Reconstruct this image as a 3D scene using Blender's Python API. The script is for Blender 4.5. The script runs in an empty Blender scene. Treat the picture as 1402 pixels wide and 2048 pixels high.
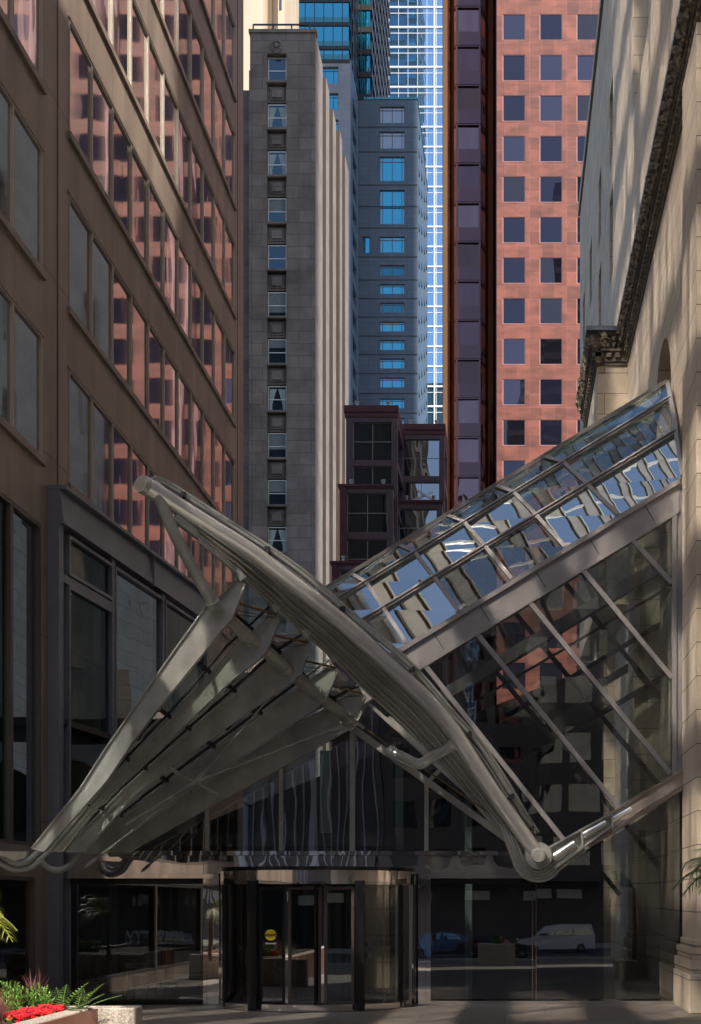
import bpy, bmesh, math, random
from mathutils import Vector, Matrix
random.seed(7)
R = math.radians
S = bpy.context.scene
C = S.collection

# ------------------------------------------------------------------ camera, sky, sun
FOC, PU, PV, EYE = 2630.0, 1010.0, 1798.0, 2.1        # focal length and principal point in photo pixels
cd = bpy.data.cameras.new('camera'); cam = bpy.data.objects.new('camera', cd); C.objects.link(cam)
cam.location = (0, 0, EYE); cam.rotation_euler = (R(90), 0, 0)
cd.sensor_fit = 'AUTO'; cd.sensor_width = 36.0; cd.lens = 36.0*FOC/2048
cd.shift_x = (701-PU)/2048; cd.shift_y = (PV-1024)/2048
cd.clip_start = 0.1; cd.clip_end = 3000
S.camera = cam

AZ, EL = 40.0, 45.5                                     # sun: degrees right of straight behind, elevation
w = bpy.data.worlds.new('World'); S.world = w; w.use_nodes = True
nt = w.node_tree; sk = nt.nodes.new('ShaderNodeTexSky'); sk.sky_type = 'NISHITA'; sk.sun_disc = False
sk.sun_elevation = R(EL); sk.sun_rotation = R(180-AZ); sk.air_density = 1.0; sk.dust_density = 1.6; sk.ozone_density = 2.5
bg = nt.nodes['Background']; nt.links.new(sk.outputs[0], bg.inputs[0]); bg.inputs[1].default_value = 0.135
ld = bpy.data.lights.new('sun', 'SUN'); ld.energy = 5.0; ld.angle = R(0.5); ld.color = (1.0, 0.93, 0.82)
sun = bpy.data.objects.new('sun', ld); C.objects.link(sun)
sdir = Vector((math.sin(R(AZ))*math.cos(R(EL)), -math.cos(R(AZ))*math.cos(R(EL)), math.sin(R(EL))))
sun.rotation_euler = sdir.to_track_quat('Z', 'Y').to_euler()
S.view_settings.view_transform = 'Standard'; S.view_settings.look = 'None'
S.view_settings.exposure = 0.55; S.view_settings.gamma = 1.0
cy = S.cycles
cy.use_denoising = True; cy.max_bounces = 10; cy.diffuse_bounces = 4; cy.glossy_bounces = 6; cy.transmission_bounces = 6; cy.transparent_max_bounces = 16
cy.blur_glossy = 0.0; cy.sample_clamp_indirect = 200.0; cy.caustics_reflective = True
cy.use_guiding = True; cy.use_surface_guiding = True; cy.surface_guiding_probability = .7; cy.guiding_training_samples = 256

# ------------------------------------------------------------------ helpers
def P(u, v, Y): return Vector(((u-PU)*Y/FOC, Y, EYE+(PV-v)*Y/FOC))
def XU(u, Y): return (u-PU)*Y/FOC
def ZV(v, Y): return EYE+(PV-v)*Y/FOC

class MB:
    def __init__(s): s.v = []; s.f = []; s.m = []
    def face(s, pts, m=0):
        i = len(s.v); s.v += [Vector(p) for p in pts]; s.f.append(tuple(range(i, i+len(pts)))); s.m.append(m)
    def box(s, x0, x1, y0, y1, z0, z1, m=0):
        a = [Vector((x, y, z)) for z in (z0, z1) for y in (y0, y1) for x in (x0, x1)]; i = len(s.v); s.v += a
        for q in ((0,2,3,1),(4,5,7,6),(0,1,5,4),(1,3,7,5),(3,2,6,7),(2,0,4,6)): s.f.append(tuple(i+k for k in q)); s.m.append(m)
    def obox(s, o, a, b, c, m=0):
        o, a, b, c = Vector(o), Vector(a), Vector(b), Vector(c); i = len(s.v)
        s.v += [o, o+a, o+b, o+a+b, o+c, o+a+c, o+b+c, o+a+b+c]
        for q in ((0,2,3,1),(4,5,7,6),(0,1,5,4),(1,3,7,5),(3,2,6,7),(2,0,4,6)): s.f.append(tuple(i+k for k in q)); s.m.append(m)
    def bar(s, p, q, wd, ht, up=(0, 0, 1), m=0):
        p, q = Vector(p), Vector(q); d = (q-p)
        if d.length < 1e-6: return
        d.normalize(); up = Vector(up); sd = d.cross(up)
        if sd.length < 1e-4: sd = d.cross(Vector((1, 0, 0)))
        sd.normalize(); u = sd.cross(d)
        s.obox(p-sd*wd/2-u*ht/2, sd*wd, u*ht, q-p, m)
    def prism(s, pts, ext, m=0):
        pts = [Vector(p) for p in pts]; ext = Vector(ext); n = len(pts); i = len(s.v)
        s.v += pts+[p+ext for p in pts]
        s.f.append(tuple(range(i, i+n))); s.m.append(m); s.f.append(tuple(range(i+2*n-1, i+n-1, -1))); s.m.append(m)
        for k in range(n): l = (k+1) % n; s.f.append((i+k, i+l, i+n+l, i+n+k)); s.m.append(m)
    def tube(s, pts, r, seg=12, cap=True, m=0):
        pts = [Vector(p) for p in pts]; n = len(pts); rr = r if isinstance(r, (list, tuple)) else [r]*n
        t0 = (pts[1]-pts[0]).normalized(); u = t0.cross(Vector((0, 1, 0.3))); u.normalize(); i = len(s.v)
        for k, p in enumerate(pts):
            t = (pts[min(k+1, n-1)]-pts[max(k-1, 0)]).normalized(); u = (u-t*u.dot(t)).normalized(); b = t.cross(u)
            for j in range(seg): a = 2*math.pi*j/seg; s.v.append(p+(u*math.cos(a)+b*math.sin(a))*rr[k])
        for k in range(n-1):
            for j in range(seg):
                l = (j+1) % seg; s.f.append((i+k*seg+j, i+k*seg+l, i+(k+1)*seg+l, i+(k+1)*seg+j)); s.m.append(m)
        if cap:
            s.f.append(tuple(i+j for j in range(seg-1, -1, -1))); s.m.append(m)
            s.f.append(tuple(i+(n-1)*seg+j for j in range(seg))); s.m.append(m)
    def lathe(s, prof, o, seg=24, ax=2, m=0):
        i = len(s.v); n = len(prof); o = Vector(o)
        for r, h in prof:
            for j in range(seg):
                a = 2*math.pi*j/seg; c, d = r*math.cos(a), r*math.sin(a)
                s.v.append(o+Vector((c, d, h) if ax == 2 else ((c, h, d) if ax == 1 else (h, c, d))))
        for k in range(n-1):
            for j in range(seg):
                l = (j+1) % seg; s.f.append((i+k*seg+j, i+k*seg+l, i+(k+1)*seg+l, i+(k+1)*seg+j)); s.m.append(m)
        s.f.append(tuple(i+j for j in range(seg))); s.m.append(m); s.f.append(tuple(i+(n-1)*seg+j for j in range(seg))); s.m.append(m)
    def ribbon(s, a, b, m=0):
        for k in range(len(a)-1): s.face([a[k], a[k+1], b[k+1], b[k]], m)
    def blob(s, c, rx, ry, rz, m=0, nz=0.0):
        c = Vector(c); i = len(s.v); A, B = 7, 4
        for j in range(1, B):
            t = math.pi*j/B
            for k in range(A):
                a = 2*math.pi*k/A+j*.4; q = 1+random.uniform(-nz, nz)
                s.v.append(c+Vector((rx*math.sin(t)*math.cos(a)*q, ry*math.sin(t)*math.sin(a)*q, rz*math.cos(t)*q)))
        s.v += [c+Vector((0, 0, rz)), c-Vector((0, 0, rz))]; top, bot = len(s.v)-2, len(s.v)-1
        for j in range(B-2):
            for k in range(A):
                l = (k+1) % A; s.f.append((i+j*A+k, i+(j+1)*A+k, i+(j+1)*A+l, i+j*A+l)); s.m.append(m)
        for k in range(A):
            l = (k+1) % A; s.f.append((top, i+k, i+l)); s.m.append(m); s.f.append((bot, i+(B-2)*A+l, i+(B-2)*A+k)); s.m.append(m)

ROOT = {}
def make(name, mb, mats, parent=None, smooth=False, bevel=0.0):
    me = bpy.data.meshes.new(name); o0 = ROOT.get(parent, Vector((0, 0, 0)))
    me.from_pydata([tuple(v-o0) for v in mb.v], [], mb.f)
    mats = mats if isinstance(mats, (list, tuple)) else [mats]
    for m in mats: me.materials.append(m)
    if len(mats) > 1: me.polygons.foreach_set('material_index', mb.m)
    bm = bmesh.new(); bm.from_mesh(me)
    if smooth: bmesh.ops.remove_doubles(bm, verts=bm.verts, dist=1e-5)
    bmesh.ops.recalc_face_normals(bm, faces=bm.faces); bm.to_mesh(me); bm.free()
    me.update()
    if smooth:
        me.polygons.foreach_set('use_smooth', [True]*len(me.polygons))
        try: me.set_sharp_from_angle(angle=R(38))
        except Exception: pass
    o = bpy.data.objects.new(name, me); C.objects.link(o)
    if parent is not None: o.parent = parent; ROOT[o] = o0
    if bevel:
        b = o.modifiers.new('bevel', 'BEVEL'); b.width = bevel; b.segments = 2; b.limit_method = 'ANGLE'
    return o
def tag(o, label=None, cat=None, group=None, kind=None):
    if label: o['label'] = label
    if cat: o['category'] = cat
    if group: o['group'] = group
    if kind: o['kind'] = kind
    return o
def thing(name, label, cat, loc, group=None):
    o = bpy.data.objects.new(name, None); C.objects.link(o); o.location = loc; ROOT[o] = Vector(loc)
    o.empty_display_size = .3
    return tag(o, label, cat, group)
def copy_tree(o, parent=None):
    c = o.copy(); C.objects.link(c)
    if parent: c.parent = parent
    for ch in list(o.children): copy_tree(ch, c)
    return c

# ------------------------------------------------------------------ materials
def _nodes(name):
    m = bpy.data.materials.new(name); m.use_nodes = True; t = m.node_tree; t.nodes.clear()
    return m, t, t.nodes.new('ShaderNodeOutputMaterial')
def N(t, k, **kw):
    n = t.nodes.new(k)
    for a, b in kw.items():
        if a in n.inputs: n.inputs[a].default_value = b
        else: setattr(n, a, b)
    return n
def wcoord(t, axis=None, scale=(1, 1, 1), obj=False):
    g = N(t, 'ShaderNodeTexCoord').outputs['Object'] if obj else N(t, 'ShaderNodeNewGeometry').outputs['Position']
    if axis:
        s = N(t, 'ShaderNodeSeparateXYZ'); t.links.new(g, s.inputs[0]); c = N(t, 'ShaderNodeCombineXYZ')
        t.links.new(s.outputs[axis[0]], c.inputs[0]); t.links.new(s.outputs[axis[1]], c.inputs[1]); g = c.outputs[0]
    mp = N(t, 'ShaderNodeMapping'); t.links.new(g, mp.inputs['Vector']); mp.inputs['Scale'].default_value = scale
    return mp.outputs[0]
def mulcol(t, col, fac_out, lo, hi):
    mr = N(t, 'ShaderNodeMapRange'); t.links.new(fac_out, mr.inputs[0]); mr.inputs[1].default_value = .3; mr.inputs[2].default_value = .7
    mr.inputs[3].default_value = lo; mr.inputs[4].default_value = hi
    v = N(t, 'ShaderNodeVectorMath', operation='SCALE'); 
    if isinstance(col, (tuple, list)): v.inputs[0].default_value = col
    else: t.links.new(col, v.inputs[0])
    t.links.new(mr.outputs[0], v.inputs['Scale']); return v.outputs[0]
def pbr(name, col, rough=.6, metal=0., var=.15, nscale=2., stretch=(1, 1, 1), brick=None, axis=None, bump=0., streak=0., obj=False, spec=.5, fine=0., coat=0.):
    """principled surface with noise variation, optional block/panel joints and vertical dirt streaks"""
    m, t, out = _nodes(name); b = N(t, 'ShaderNodeBsdfPrincipled', Roughness=rough, Metallic=metal)
    b.inputs['Specular IOR Level'].default_value = spec; b.inputs['Coat Weight'].default_value = coat
    c = tuple(col); h = None
    if brick:
        bw, bh, off, jw, jdark, cv = brick
        br = N(t, 'ShaderNodeTexBrick', offset=off); br.inputs['Scale'].default_value = 1
        br.inputs['Brick Width'].default_value = bw; br.inputs['Row Height'].default_value = bh; br.inputs['Mortar Size'].default_value = jw
        br.inputs['Mortar Smooth'].default_value = .1; br.inputs['Bias'].default_value = 0
        br.inputs['Color1'].default_value = tuple(x*(1-cv) for x in col)+(1,); br.inputs['Color2'].default_value = tuple(min(1, x*(1+cv)) for x in col)+(1,)
        br.inputs['Mortar'].default_value = tuple(x*jdark for x in col)+(1,)
        t.links.new(wcoord(t, axis, obj=obj), br.inputs['Vector']); c = br.outputs['Color']; h = br.outputs['Fac']
    n = N(t, 'ShaderNodeTexNoise', Scale=nscale, Detail=6., Roughness=.6); t.links.new(wcoord(t, None, stretch, obj), n.inputs['Vector'])
    c = mulcol(t, c, n.outputs['Fac'], 1-var, 1+var)
    if streak:
        s2 = N(t, 'ShaderNodeTexNoise', Scale=1., Detail=4.); t.links.new(wcoord(t, None, (1.6, 1.6, .12), obj), s2.inputs['Vector'])
        c = mulcol(t, c, s2.outputs['Fac'], 1-streak, 1+streak*.6)
    if fine:
        s3 = N(t, 'ShaderNodeTexNoise', Scale=45., Detail=3.); t.links.new(wcoord(t, None, (1, 1, 1), obj), s3.inputs['Vector'])
        c = mulcol(t, c, s3.outputs['Fac'], 1-fine, 1+fine)
    if isinstance(c, tuple): b.inputs['Base Color'].default_value = c+(1,)
    else: t.links.new(c, b.inputs['Base Color'])
    if bump or h is not None:
        bp = N(t, 'ShaderNodeBump', Strength=.6, Distance=max(bump, .004)); 
        if h is not None and not bump: bp.invert = True; t.links.new(h, bp.inputs['Height'])
        else: t.links.new(n.outputs['Fac'], bp.inputs['Height'])
        t.links.new(bp.outputs[0], b.inputs['Normal'])
    t.links.new(b.outputs[0], out.inputs[0]); return m
def wavy(t, dist, scale, stretch):
    n = N(t, 'ShaderNodeTexNoise', Scale=scale, Detail=1.5); t.links.new(wcoord(t, None, stretch), n.inputs['Vector'])
    bp = N(t, 'ShaderNodeBump', Strength=1., Distance=dist); t.links.new(n.outputs['Fac'], bp.inputs['Height']); return bp.outputs[0]
def mirror_glass(name, body, tint, refl, dist=.01, scale=.8, stretch=(1, 1, .5), haze=0., hz=.16, gz_=.45):
    """opaque coated glass: dark body and a wavy mirror coat"""
    m, t, out = _nodes(name); d = N(t, 'ShaderNodeBsdfPrincipled', Roughness=.3); d.inputs['Base Color'].default_value = body+(1,); d.inputs['Specular IOR Level'].default_value = 0.
    g = N(t, 'ShaderNodeBsdfGlossy', Roughness=0.); g.inputs['Color'].default_value = tint+(1,)
    if dist: t.links.new(wavy(t, dist, scale, stretch), g.inputs['Normal'])
    gs = g.outputs[0]
    if haze:
        g2 = N(t, 'ShaderNodeBsdfGlossy', Roughness=hz); g2.inputs['Color'].default_value = tint+(1,)
        mx = N(t, 'ShaderNodeMixShader'); mx.inputs[0].default_value = haze; t.links.new(gs, mx.inputs[1]); t.links.new(g2.outputs[0], mx.inputs[2]); gs = mx.outputs[0]
    lw = N(t, 'ShaderNodeLayerWeight', Blend=.35); mr = N(t, 'ShaderNodeMapRange'); t.links.new(lw.outputs['Facing'], mr.inputs[0]); mr.inputs[3].default_value = refl; mr.inputs[4].default_value = min(1, refl+gz_)
    mx = N(t, 'ShaderNodeMixShader'); t.links.new(mr.outputs[0], mx.inputs[0]); t.links.new(d.outputs[0], mx.inputs[1]); t.links.new(gs, mx.inputs[2])
    t.links.new(mx.outputs[0], out.inputs[0]); return m
def clear_glass(name, tint, base=.1, gain=1.3, dist=.006, scale=1.2, stretch=(1, 1, .6), gtint=(.95, .97, 1.)):
    m, t, out = _nodes(name); tr = N(t, 'ShaderNodeBsdfTransparent'); tr.inputs[0].default_value = tint+(1,)
    g = N(t, 'ShaderNodeBsdfGlossy', Roughness=0.); g.inputs['Color'].default_value = gtint+(1,)
    if dist: t.links.new(wavy(t, dist, scale, stretch), g.inputs['Normal'])
    fr = N(t, 'ShaderNodeFresnel', IOR=1.5); ma = N(t, 'ShaderNodeMath', operation='MULTIPLY_ADD'); ma.use_clamp = True
    t.links.new(fr.outputs[0], ma.inputs[0]); ma.inputs[1].default_value = gain; ma.inputs[2].default_value = base
    mx = N(t, 'ShaderNodeMixShader'); t.links.new(ma.outputs[0], mx.inputs[0]); t.links.new(tr.outputs[0], mx.inputs[1]); t.links.new(g.outputs[0], mx.inputs[2])
    t.links.new(mx.outputs[0], out.inputs[0]); return m

M = {}
M['clad'] = pbr('brown_cladding', (.255, .20, .16), .42, var=.10, nscale=1.2, brick=(3.0, 3.6, 0., .012, .35, .05), axis=(1, 2), streak=.30)
M['frame_lt'] = pbr('pale_aluminium', (.62, .60, .56), .35, .5, var=.06)
M['frame_tan'] = pbr('tan_aluminium', (.42, .36, .30), .4, .2, var=.06)
M['frame_br'] = pbr('bronze_frame', (.13, .105, .09), .4, .3, var=.1)
M['dark'] = pbr('dark_metal', (.03, .028, .027), .35, .2, var=.1)
M['black'] = pbr('black_metal', (.012, .012, .012), .25, .1, var=.1)
M['win_left'] = mirror_glass('office_window_glass', (.02, .018, .018), (.95, .9, .88), .40, .008, .8, (1, 1, .4), haze=.65, hz=.045, gz_=.28)
M['sky_glass'] = mirror_glass('sky_blue_glass', (.05, .12, .2), (.40, .66, .95), .55, .02, .25, (1, 1, .6))
M['teal_glass'] = mirror_glass('teal_glass', (.0, .10, .16), (.14, .58, .80), .42, .02, .2, (1, 1, .6))
M['teal_dark'] = mirror_glass('dim_teal_glass', (.0, .06, .09), (.12, .45, .62), .26, .03, .3)
M['teal_band'] = mirror_glass('teal_spandrel_glass', (.0, .07, .09), (.2, .5, .55), .3, .0)
for i_, (bd, tn, rf) in enumerate((((.012, .013, .025), (.32, .33, .44), .10), ((.02, .02, .035), (.40, .40, .52), .15), ((.008, .008, .012), (.5, .45, .5), .12))): M['violet%d' % i_] = mirror_glass('navy_window_glass', bd, tn, rf, .012, .3)
for i_, (bd, tn, rf) in enumerate((((.02, .012, .014), (.46, .31, .35), .17), ((.025, .016, .02), (.52, .36, .40), .24), ((.012, .008, .01), (.5, .34, .32), .12))): M['rose%d' % i_] = mirror_glass('rose_mirror_pane', bd, tn, rf, .06, .55, (1, 1, .5))
M['violet_glass'] = M['violet0']
M['rose_glass'] = mirror_glass('rose_mirror_glass', (.03, .02, .03), (.50, .36, .44), .24, .05, .5, (1, 1, .5))
M['dim_glass'] = mirror_glass('dim_window_glass', (.012, .014, .016), (.8, .9, 1.), .22, .012, .6)
M['sash_glass'] = mirror_glass('sash_window_glass', (.012, .02, .026), (.5, .75, .95), .06, .02, .5)
M['clear'] = clear_glass('clear_glass', (.62, .68, .66), .10, 1.3, .006, 1.1)
M['hall'] = clear_glass('hall_side_glass', (.5, .6, .6), .03, .4, .004, .9)
M['lobby'] = clear_glass('lobby_glass', (.19, .215, .21), .15, 1.2, .0012, .7)
M['vault'] = clear_glass('roof_glass', (.54, .6, .6), .25, 1.3, .003, .9, (1, 1, 1), (.82, .96, 1.))
M['doorglass'] = clear_glass('door_glass', (.45, .48, .47), .14, 1.2, .002, .8)
M['brushed'] = mirror_glass('brushed_steel', (.36, .31, .27), (.85, .78, .72), .4, .004, 1.2)
M['rosebeige'] = pbr('brown_stone', (.13, .105, .09), .8, var=.12, nscale=.6)
M['gable'] = clear_glass('gable_glass', (.46, .49, .47), .15, 1.25, .004, .9, (1, 1, .4))
M['green_edge'] = clear_glass('canopy_glass', (.80, .92, .88), .06, 1.0, .003, 1.)
M['steel'] = pbr('painted_steel', (.50, .50, .46), .34, .35, var=.18, nscale=2.2, streak=.22, fine=.08)
M['tube'] = pbr('silver_tube_paint', (.80, .80, .77), .2, .5, var=.1, nscale=2.5, fine=.05)
M['louvre'] = pbr('soffit_sheet', (.40, .41, .375), .42, .25, var=.2, nscale=2., streak=.1)
M['rust'] = pbr('rusty_rod', (.25, .16, .08), .7, .2, var=.4, nscale=14.)
M['alu'] = pbr('grey_aluminium', (.37, .35, .34), .42, .45, var=.07, nscale=2.)
M['bluealu'] = pbr('blue_grey_coping', (.24, .25, .29), .45, .4, var=.10, nscale=1.5)
M['stone'] = pbr('pale_limestone', (.62, .53, .41), .8, var=.10, nscale=.9, brick=(1.5, .62, .5, .011, .32, .09), axis=(1, 2), fine=.05)
M['stone_x'] = pbr('pale_limestone_front', (.62, .53, .41), .8, var=.10, nscale=.9, brick=(1.5, .62, .5, .011, .32, .09), axis=(0, 2), fine=.05)
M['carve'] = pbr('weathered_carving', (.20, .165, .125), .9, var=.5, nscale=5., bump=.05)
M['tower'] = pbr('grey_sandstone_shaded', (.135, .118, .105), .85, var=.3, nscale=.5, brick=(1.9, .95, .5, .025, .6, .16), axis=(0, 2), streak=.12)  # sandstone for the front, darkened so its colour carries the shade
M['tower_lit'] = pbr('grey_sandstone_sunlit', (.23, .215, .205), .85, var=.2, nscale=.4, brick=(1.9, .95, .5, .02, .85, .06), axis=(1, 2))  # same sandstone made paler, sunlight painted into the side faces
M['beige'] = pbr('beige_stone', (.60, .50, .38), .85, var=.12, nscale=.3, stretch=(1, 1, .2))
M['red'] = pbr('red_granite', (.19, .058, .04), .5, var=.34, nscale=.55, stretch=(1, 1, 2.4), brick=(1.185, 1.295, 0., .018, 1.5, .24), axis=(0, 2))
M['redpol'] = mirror_glass('polished_brown_granite', (.045, .018, .012), (.8, .55, .42), .24, .05, .8)
M['maroon'] = mirror_glass('dark_maroon_panel', (.035, .012, .014), (.6, .4, .45), .10, .02, .4)
M['pinkfin'] = pbr('rose_granite', (.52, .30, .31), .5, var=.1)
M['blue'] = pbr('blue_grey_panels', (.085, .128, .188), .5, var=.08, nscale=.5, brick=(1.6, .78, 0., .02, .55, .06), axis=(0, 2))
M['blue_s'] = pbr('blue_grey_panels_side', (.085, .128, .188), .5, var=.08, nscale=.5, brick=(1.6, .78, 0., .02, .7, .06), axis=(1, 2))
M['greytile'] = pbr('grey_panels', (.26, .29, .33), .5, var=.08, nscale=.5, brick=(1.6, .9, 0., .02, .7, .05), axis=(0, 2))
M['white'] = pbr('white_metal', (.78, .80, .82), .5, .0, var=.05)
M['purple'] = pbr('purple_panel', (.115, .075, .09), .45, .1, var=.12, nscale=.8, streak=.1)
M['cap'] = pbr('maroon_cap', (.10, .028, .035), .5, .0, var=.15)
M['fin'] = pbr('white_fin', (.55, .53, .53), .6, var=.05)
M['backwall'] = pbr('grey_backwall', (.17, .165, .165), .7, var=.15, nscale=.5)
M['mirror'] = mirror_glass('polished_steel', (.2, .2, .2), (.86, .82, .80), .82, .0045, 1.1, (1, 1, 1.2))
M['mirror_f'] = mirror_glass('polished_steel_trim', (.2, .2, .2), (.80, .76, .74), .85, .004, 1.5)
M['paving'] = pbr('granite_paving', (.20, .175, .15), .45, var=.18, nscale=1.2, brick=(1.5, 1.5, .5, .012, .5, .08), axis=(0, 1), fine=.18)
M['asphalt'] = pbr('asphalt', (.055, .055, .06), .8, var=.2, nscale=3., fine=.2)
M['kerb'] = pbr('kerb_stone', (.38, .37, .35), .8, var=.1)
M['granite'] = pbr('exposed_aggregate', (.42, .36, .31), .8, var=.15, nscale=3., fine=.55, bump=.006)
M['corten'] = pbr('brown_steel', (.155, .06, .038), .45, .1, var=.12, nscale=2.)
M['leaf'] = pbr('fresh_leaf', (.10, .20, .025), .5, var=.35, nscale=9.)
M['fern'] = pbr('fern_leaf', (.10, .17, .035), .5, var=.3, nscale=9.)
M['palm'] = pbr('palm_leaf', (.20, .22, .03), .45, var=.3, nscale=7.)
M['palmg'] = pbr('green_palm_leaf', (.10, .20, .03), .45, var=.3, nscale=7.)
M['grassred'] = pbr('red_grass_blade', (.22, .075, .07), .6, var=.35, nscale=9.)
M['petal2'] = pbr('deep_red_petal', (.42, .01, .025), .5, var=.3, nscale=12.)
M['petal'] = pbr('red_petal', (.62, .012, .02), .5, var=.25, nscale=12.)
M['soil'] = pbr('soil', (.05, .035, .025), .95, var=.3, nscale=9., bump=.02)
M['curtain'] = pbr('pale_curtain', (.26, .33, .33), .8, var=.2, nscale=2., stretch=(4, 4, .2))
M['blind'] = pbr('dim_blind', (.13, .16, .17), .8, var=.2, nscale=6.)
M['inner'] = pbr('dark_interior', (.045, .045, .045), .6, var=.2)
M['floor_in'] = pbr('polished_floor', (.10, .095, .09), .12, var=.1, nscale=1.)
M['chair'] = pbr('white_upholstery', (.62, .62, .58), .8, var=.08)
M['wood_step_shade'] = pbr('dark_wood_and_step_shade', (.06, .04, .03), .4, var=.2, nscale=4., stretch=(1, 1, .2))  # furniture wood; also the shade colour on the stone tower steps
M['sign'] = pbr('cream_sign', (.62, .58, .46), .6, var=.06)
M['yellow'] = pbr('yellow_vinyl', (.72, .55, .02), .5, var=.04)
M['bluevin'] = pbr('blue_vinyl', (.02, .05, .28), .5, var=.04)
M['whitevin'] = pbr('white_vinyl', (.8, .8, .8), .5, var=.03)
M['rubber'] = pbr('tyre_rubber', (.02, .02, .02), .8, var=.2)
M['rim'] = pbr('alloy_rim', (.5, .5, .52), .3, .8, var=.1)
M['carw'] = pbr('white_car_paint', (.75, .76, .78), .3, var=.02, coat=.6)
M['carb'] = pbr('dark_car_paint', (.03, .035, .045), .25, var=.05, coat=.8)
M['carbl'] = pbr('blue_car_paint', (.10, .20, .36), .25, .2, var=.05, coat=.8)
M['carglass'] = mirror_glass('car_glass', (.01, .012, .015), (.8, .95, 1.), .3, 0.)
M['lampred'] = pbr('red_lens', (.5, .02, .02), .2, var=.05)
M['lampwhite'] = pbr('clear_lens', (.8, .8, .8), .15, var=.05)

def wall(mb, O, a, b, n, W, H, holes, depth, m=0, mr=None):
    """wall sheet with rectangular holes and reveals; O corner, a/b unit axes in the wall, n outward"""
    O, a, b, n = Vector(O), Vector(a), Vector(b), Vector(n); mr = m if mr is None else mr
    A = sorted({0, W, *[round(q, 4) for h in holes for q in h[:2] if 0 < q < W]}); B = sorted({0, H, *[round(q, 4) for h in holes for q in h[2:] if 0 < q < H]})
    hs = set()
    for i in range(len(A)-1):
        ca = (A[i]+A[i+1])/2
        sub = [h for h in holes if h[0] < ca < h[1]]; run = None
        for j in range(len(B)-1):
            cb = (B[j]+B[j+1])/2; hole = any(h[2] < cb < h[3] for h in sub)
            if not hole and run is None: run = B[j]
            if hole and run is not None:
                mb.face([O+a*A[i]+b*run, O+a*A[i+1]+b*run, O+a*A[i+1]+b*B[j], O+a*A[i]+b*B[j]], m); run = None
        if run is not None: mb.face([O+a*A[i]+b*run, O+a*A[i+1]+b*run, O+a*A[i+1]+b*H, O+a*A[i]+b*H], m)
    for h in holes:
        c = [O+a*h[0]+b*h[2], O+a*h[1]+b*h[2], O+a*h[1]+b*h[3], O+a*h[0]+b*h[3]]
        for k in range(4): l = (k+1) % 4; mb.face([c[k], c[l], c[l]-n*depth, c[k]-n*depth], mr)
def pane(mb, O, a, b, n, h, depth, jit=.0, m=0):
    O, a, b, n = Vector(O), Vector(a), Vector(b), Vector(n)
    j0, j1 = random.uniform(-jit, jit), random.uniform(-jit, jit); k = random.uniform(-jit, jit)
    mb.face([O+a*h[0]+b*h[2]-n*(depth+j0), O+a*h[1]+b*h[2]-n*(depth+j1), O+a*h[1]+b*h[3]-n*(depth+j1+k), O+a*h[0]+b*h[3]-n*(depth+j0+k)], m)
def frame(mb, O, a, b, n, h, depth, fw, ft, vs=(), hs=(), m=0):
    """rectangular frame with vertical (vs) and horizontal (hs) bars at fractions"""
    O, a, b, n = Vector(O), Vector(a), Vector(b), Vector(n); w_, h_ = h[1]-h[0], h[3]-h[2]; o = O+a*h[0]+b*h[2]-n*depth
    mb.obox(o, a*fw, b*h_, n*ft, m); mb.obox(o+a*(w_-fw), a*fw, b*h_, n*ft, m)
    mb.obox(o+a*fw, a*(w_-2*fw), b*fw, n*ft, m); mb.obox(o+a*fw+b*(h_-fw), a*(w_-2*fw), b*fw, n*ft, m)
    for f in vs: mb.obox(o+a*(w_*f-fw/2)+b*fw, a*fw, b*(h_-2*fw), n*ft*.9, m)
    for f in hs: mb.obox(o+a*fw+b*(h_*f-fw/2), a*(w_-2*fw), b*fw, n*ft*.8, m)
def window(parent, O, a, b, n, h, depth, fm, gm, fw=.05, ft=.05, vs=(), hs=(), jit=.0, name='window'):
    f = MB(); frame(f, O, a, b, n, h, depth, fw, ft, vs, hs); fo = make(name, f, fm, parent)
    g = MB(); pane(g, O, a, b, n, h, depth-ft*.35, jit); make('pane', g, gm, fo); return fo
AX, AY, AZv = Vector((1, 0, 0)), Vector((0, 1, 0)), Vector((0, 0, 1))

# ================================================================== ground
def gz(y): return 0. if y >= 14 else (-1.5 if y <= -20 else -1.5*(14-y)/34)
g = MB(); ys = [700, 60, 14, -3, -20, -500]
for i in range(len(ys)-1): g.face([(-500, ys[i], gz(ys[i])), (500, ys[i], gz(ys[i])), (500, ys[i+1], gz(ys[i+1])), (-500, ys[i+1], gz(ys[i+1]))])
tag(make('plaza_ground', g, M['paving']), kind='structure')
g = MB(); g.box(-500, 500, -37.5, -22.5, -1.62, -1.49); tag(make('road', g, M['asphalt']), kind='structure')
g = MB(); g.box(-500, 500, -22.5, -22.2, -1.6, -1.36); g.box(-500, 500, -37.8, -37.5, -1.6, -1.36); tag(make('kerb', g, M['kerb']), kind='structure')
g = MB(); g.box(-500, 500, -44.0, -37.8, -1.6, -1.38); tag(make('pavement', g, M['kerb']), kind='structure')
g = MB()
for i in range(-30, 30): g.box(i*6., i*6+3., -30.1, -29.95, -1.49, -1.486)
tag(make('road_marking', g, M['whitevin']), kind='structure')

def inview(p):
    if p.y < 1: return False
    u = PU+FOC*p.x/p.y; v = PV-FOC*(p.z-EYE)/p.y
    return -15 < u < 1417 and -15 < v < 2063

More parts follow.
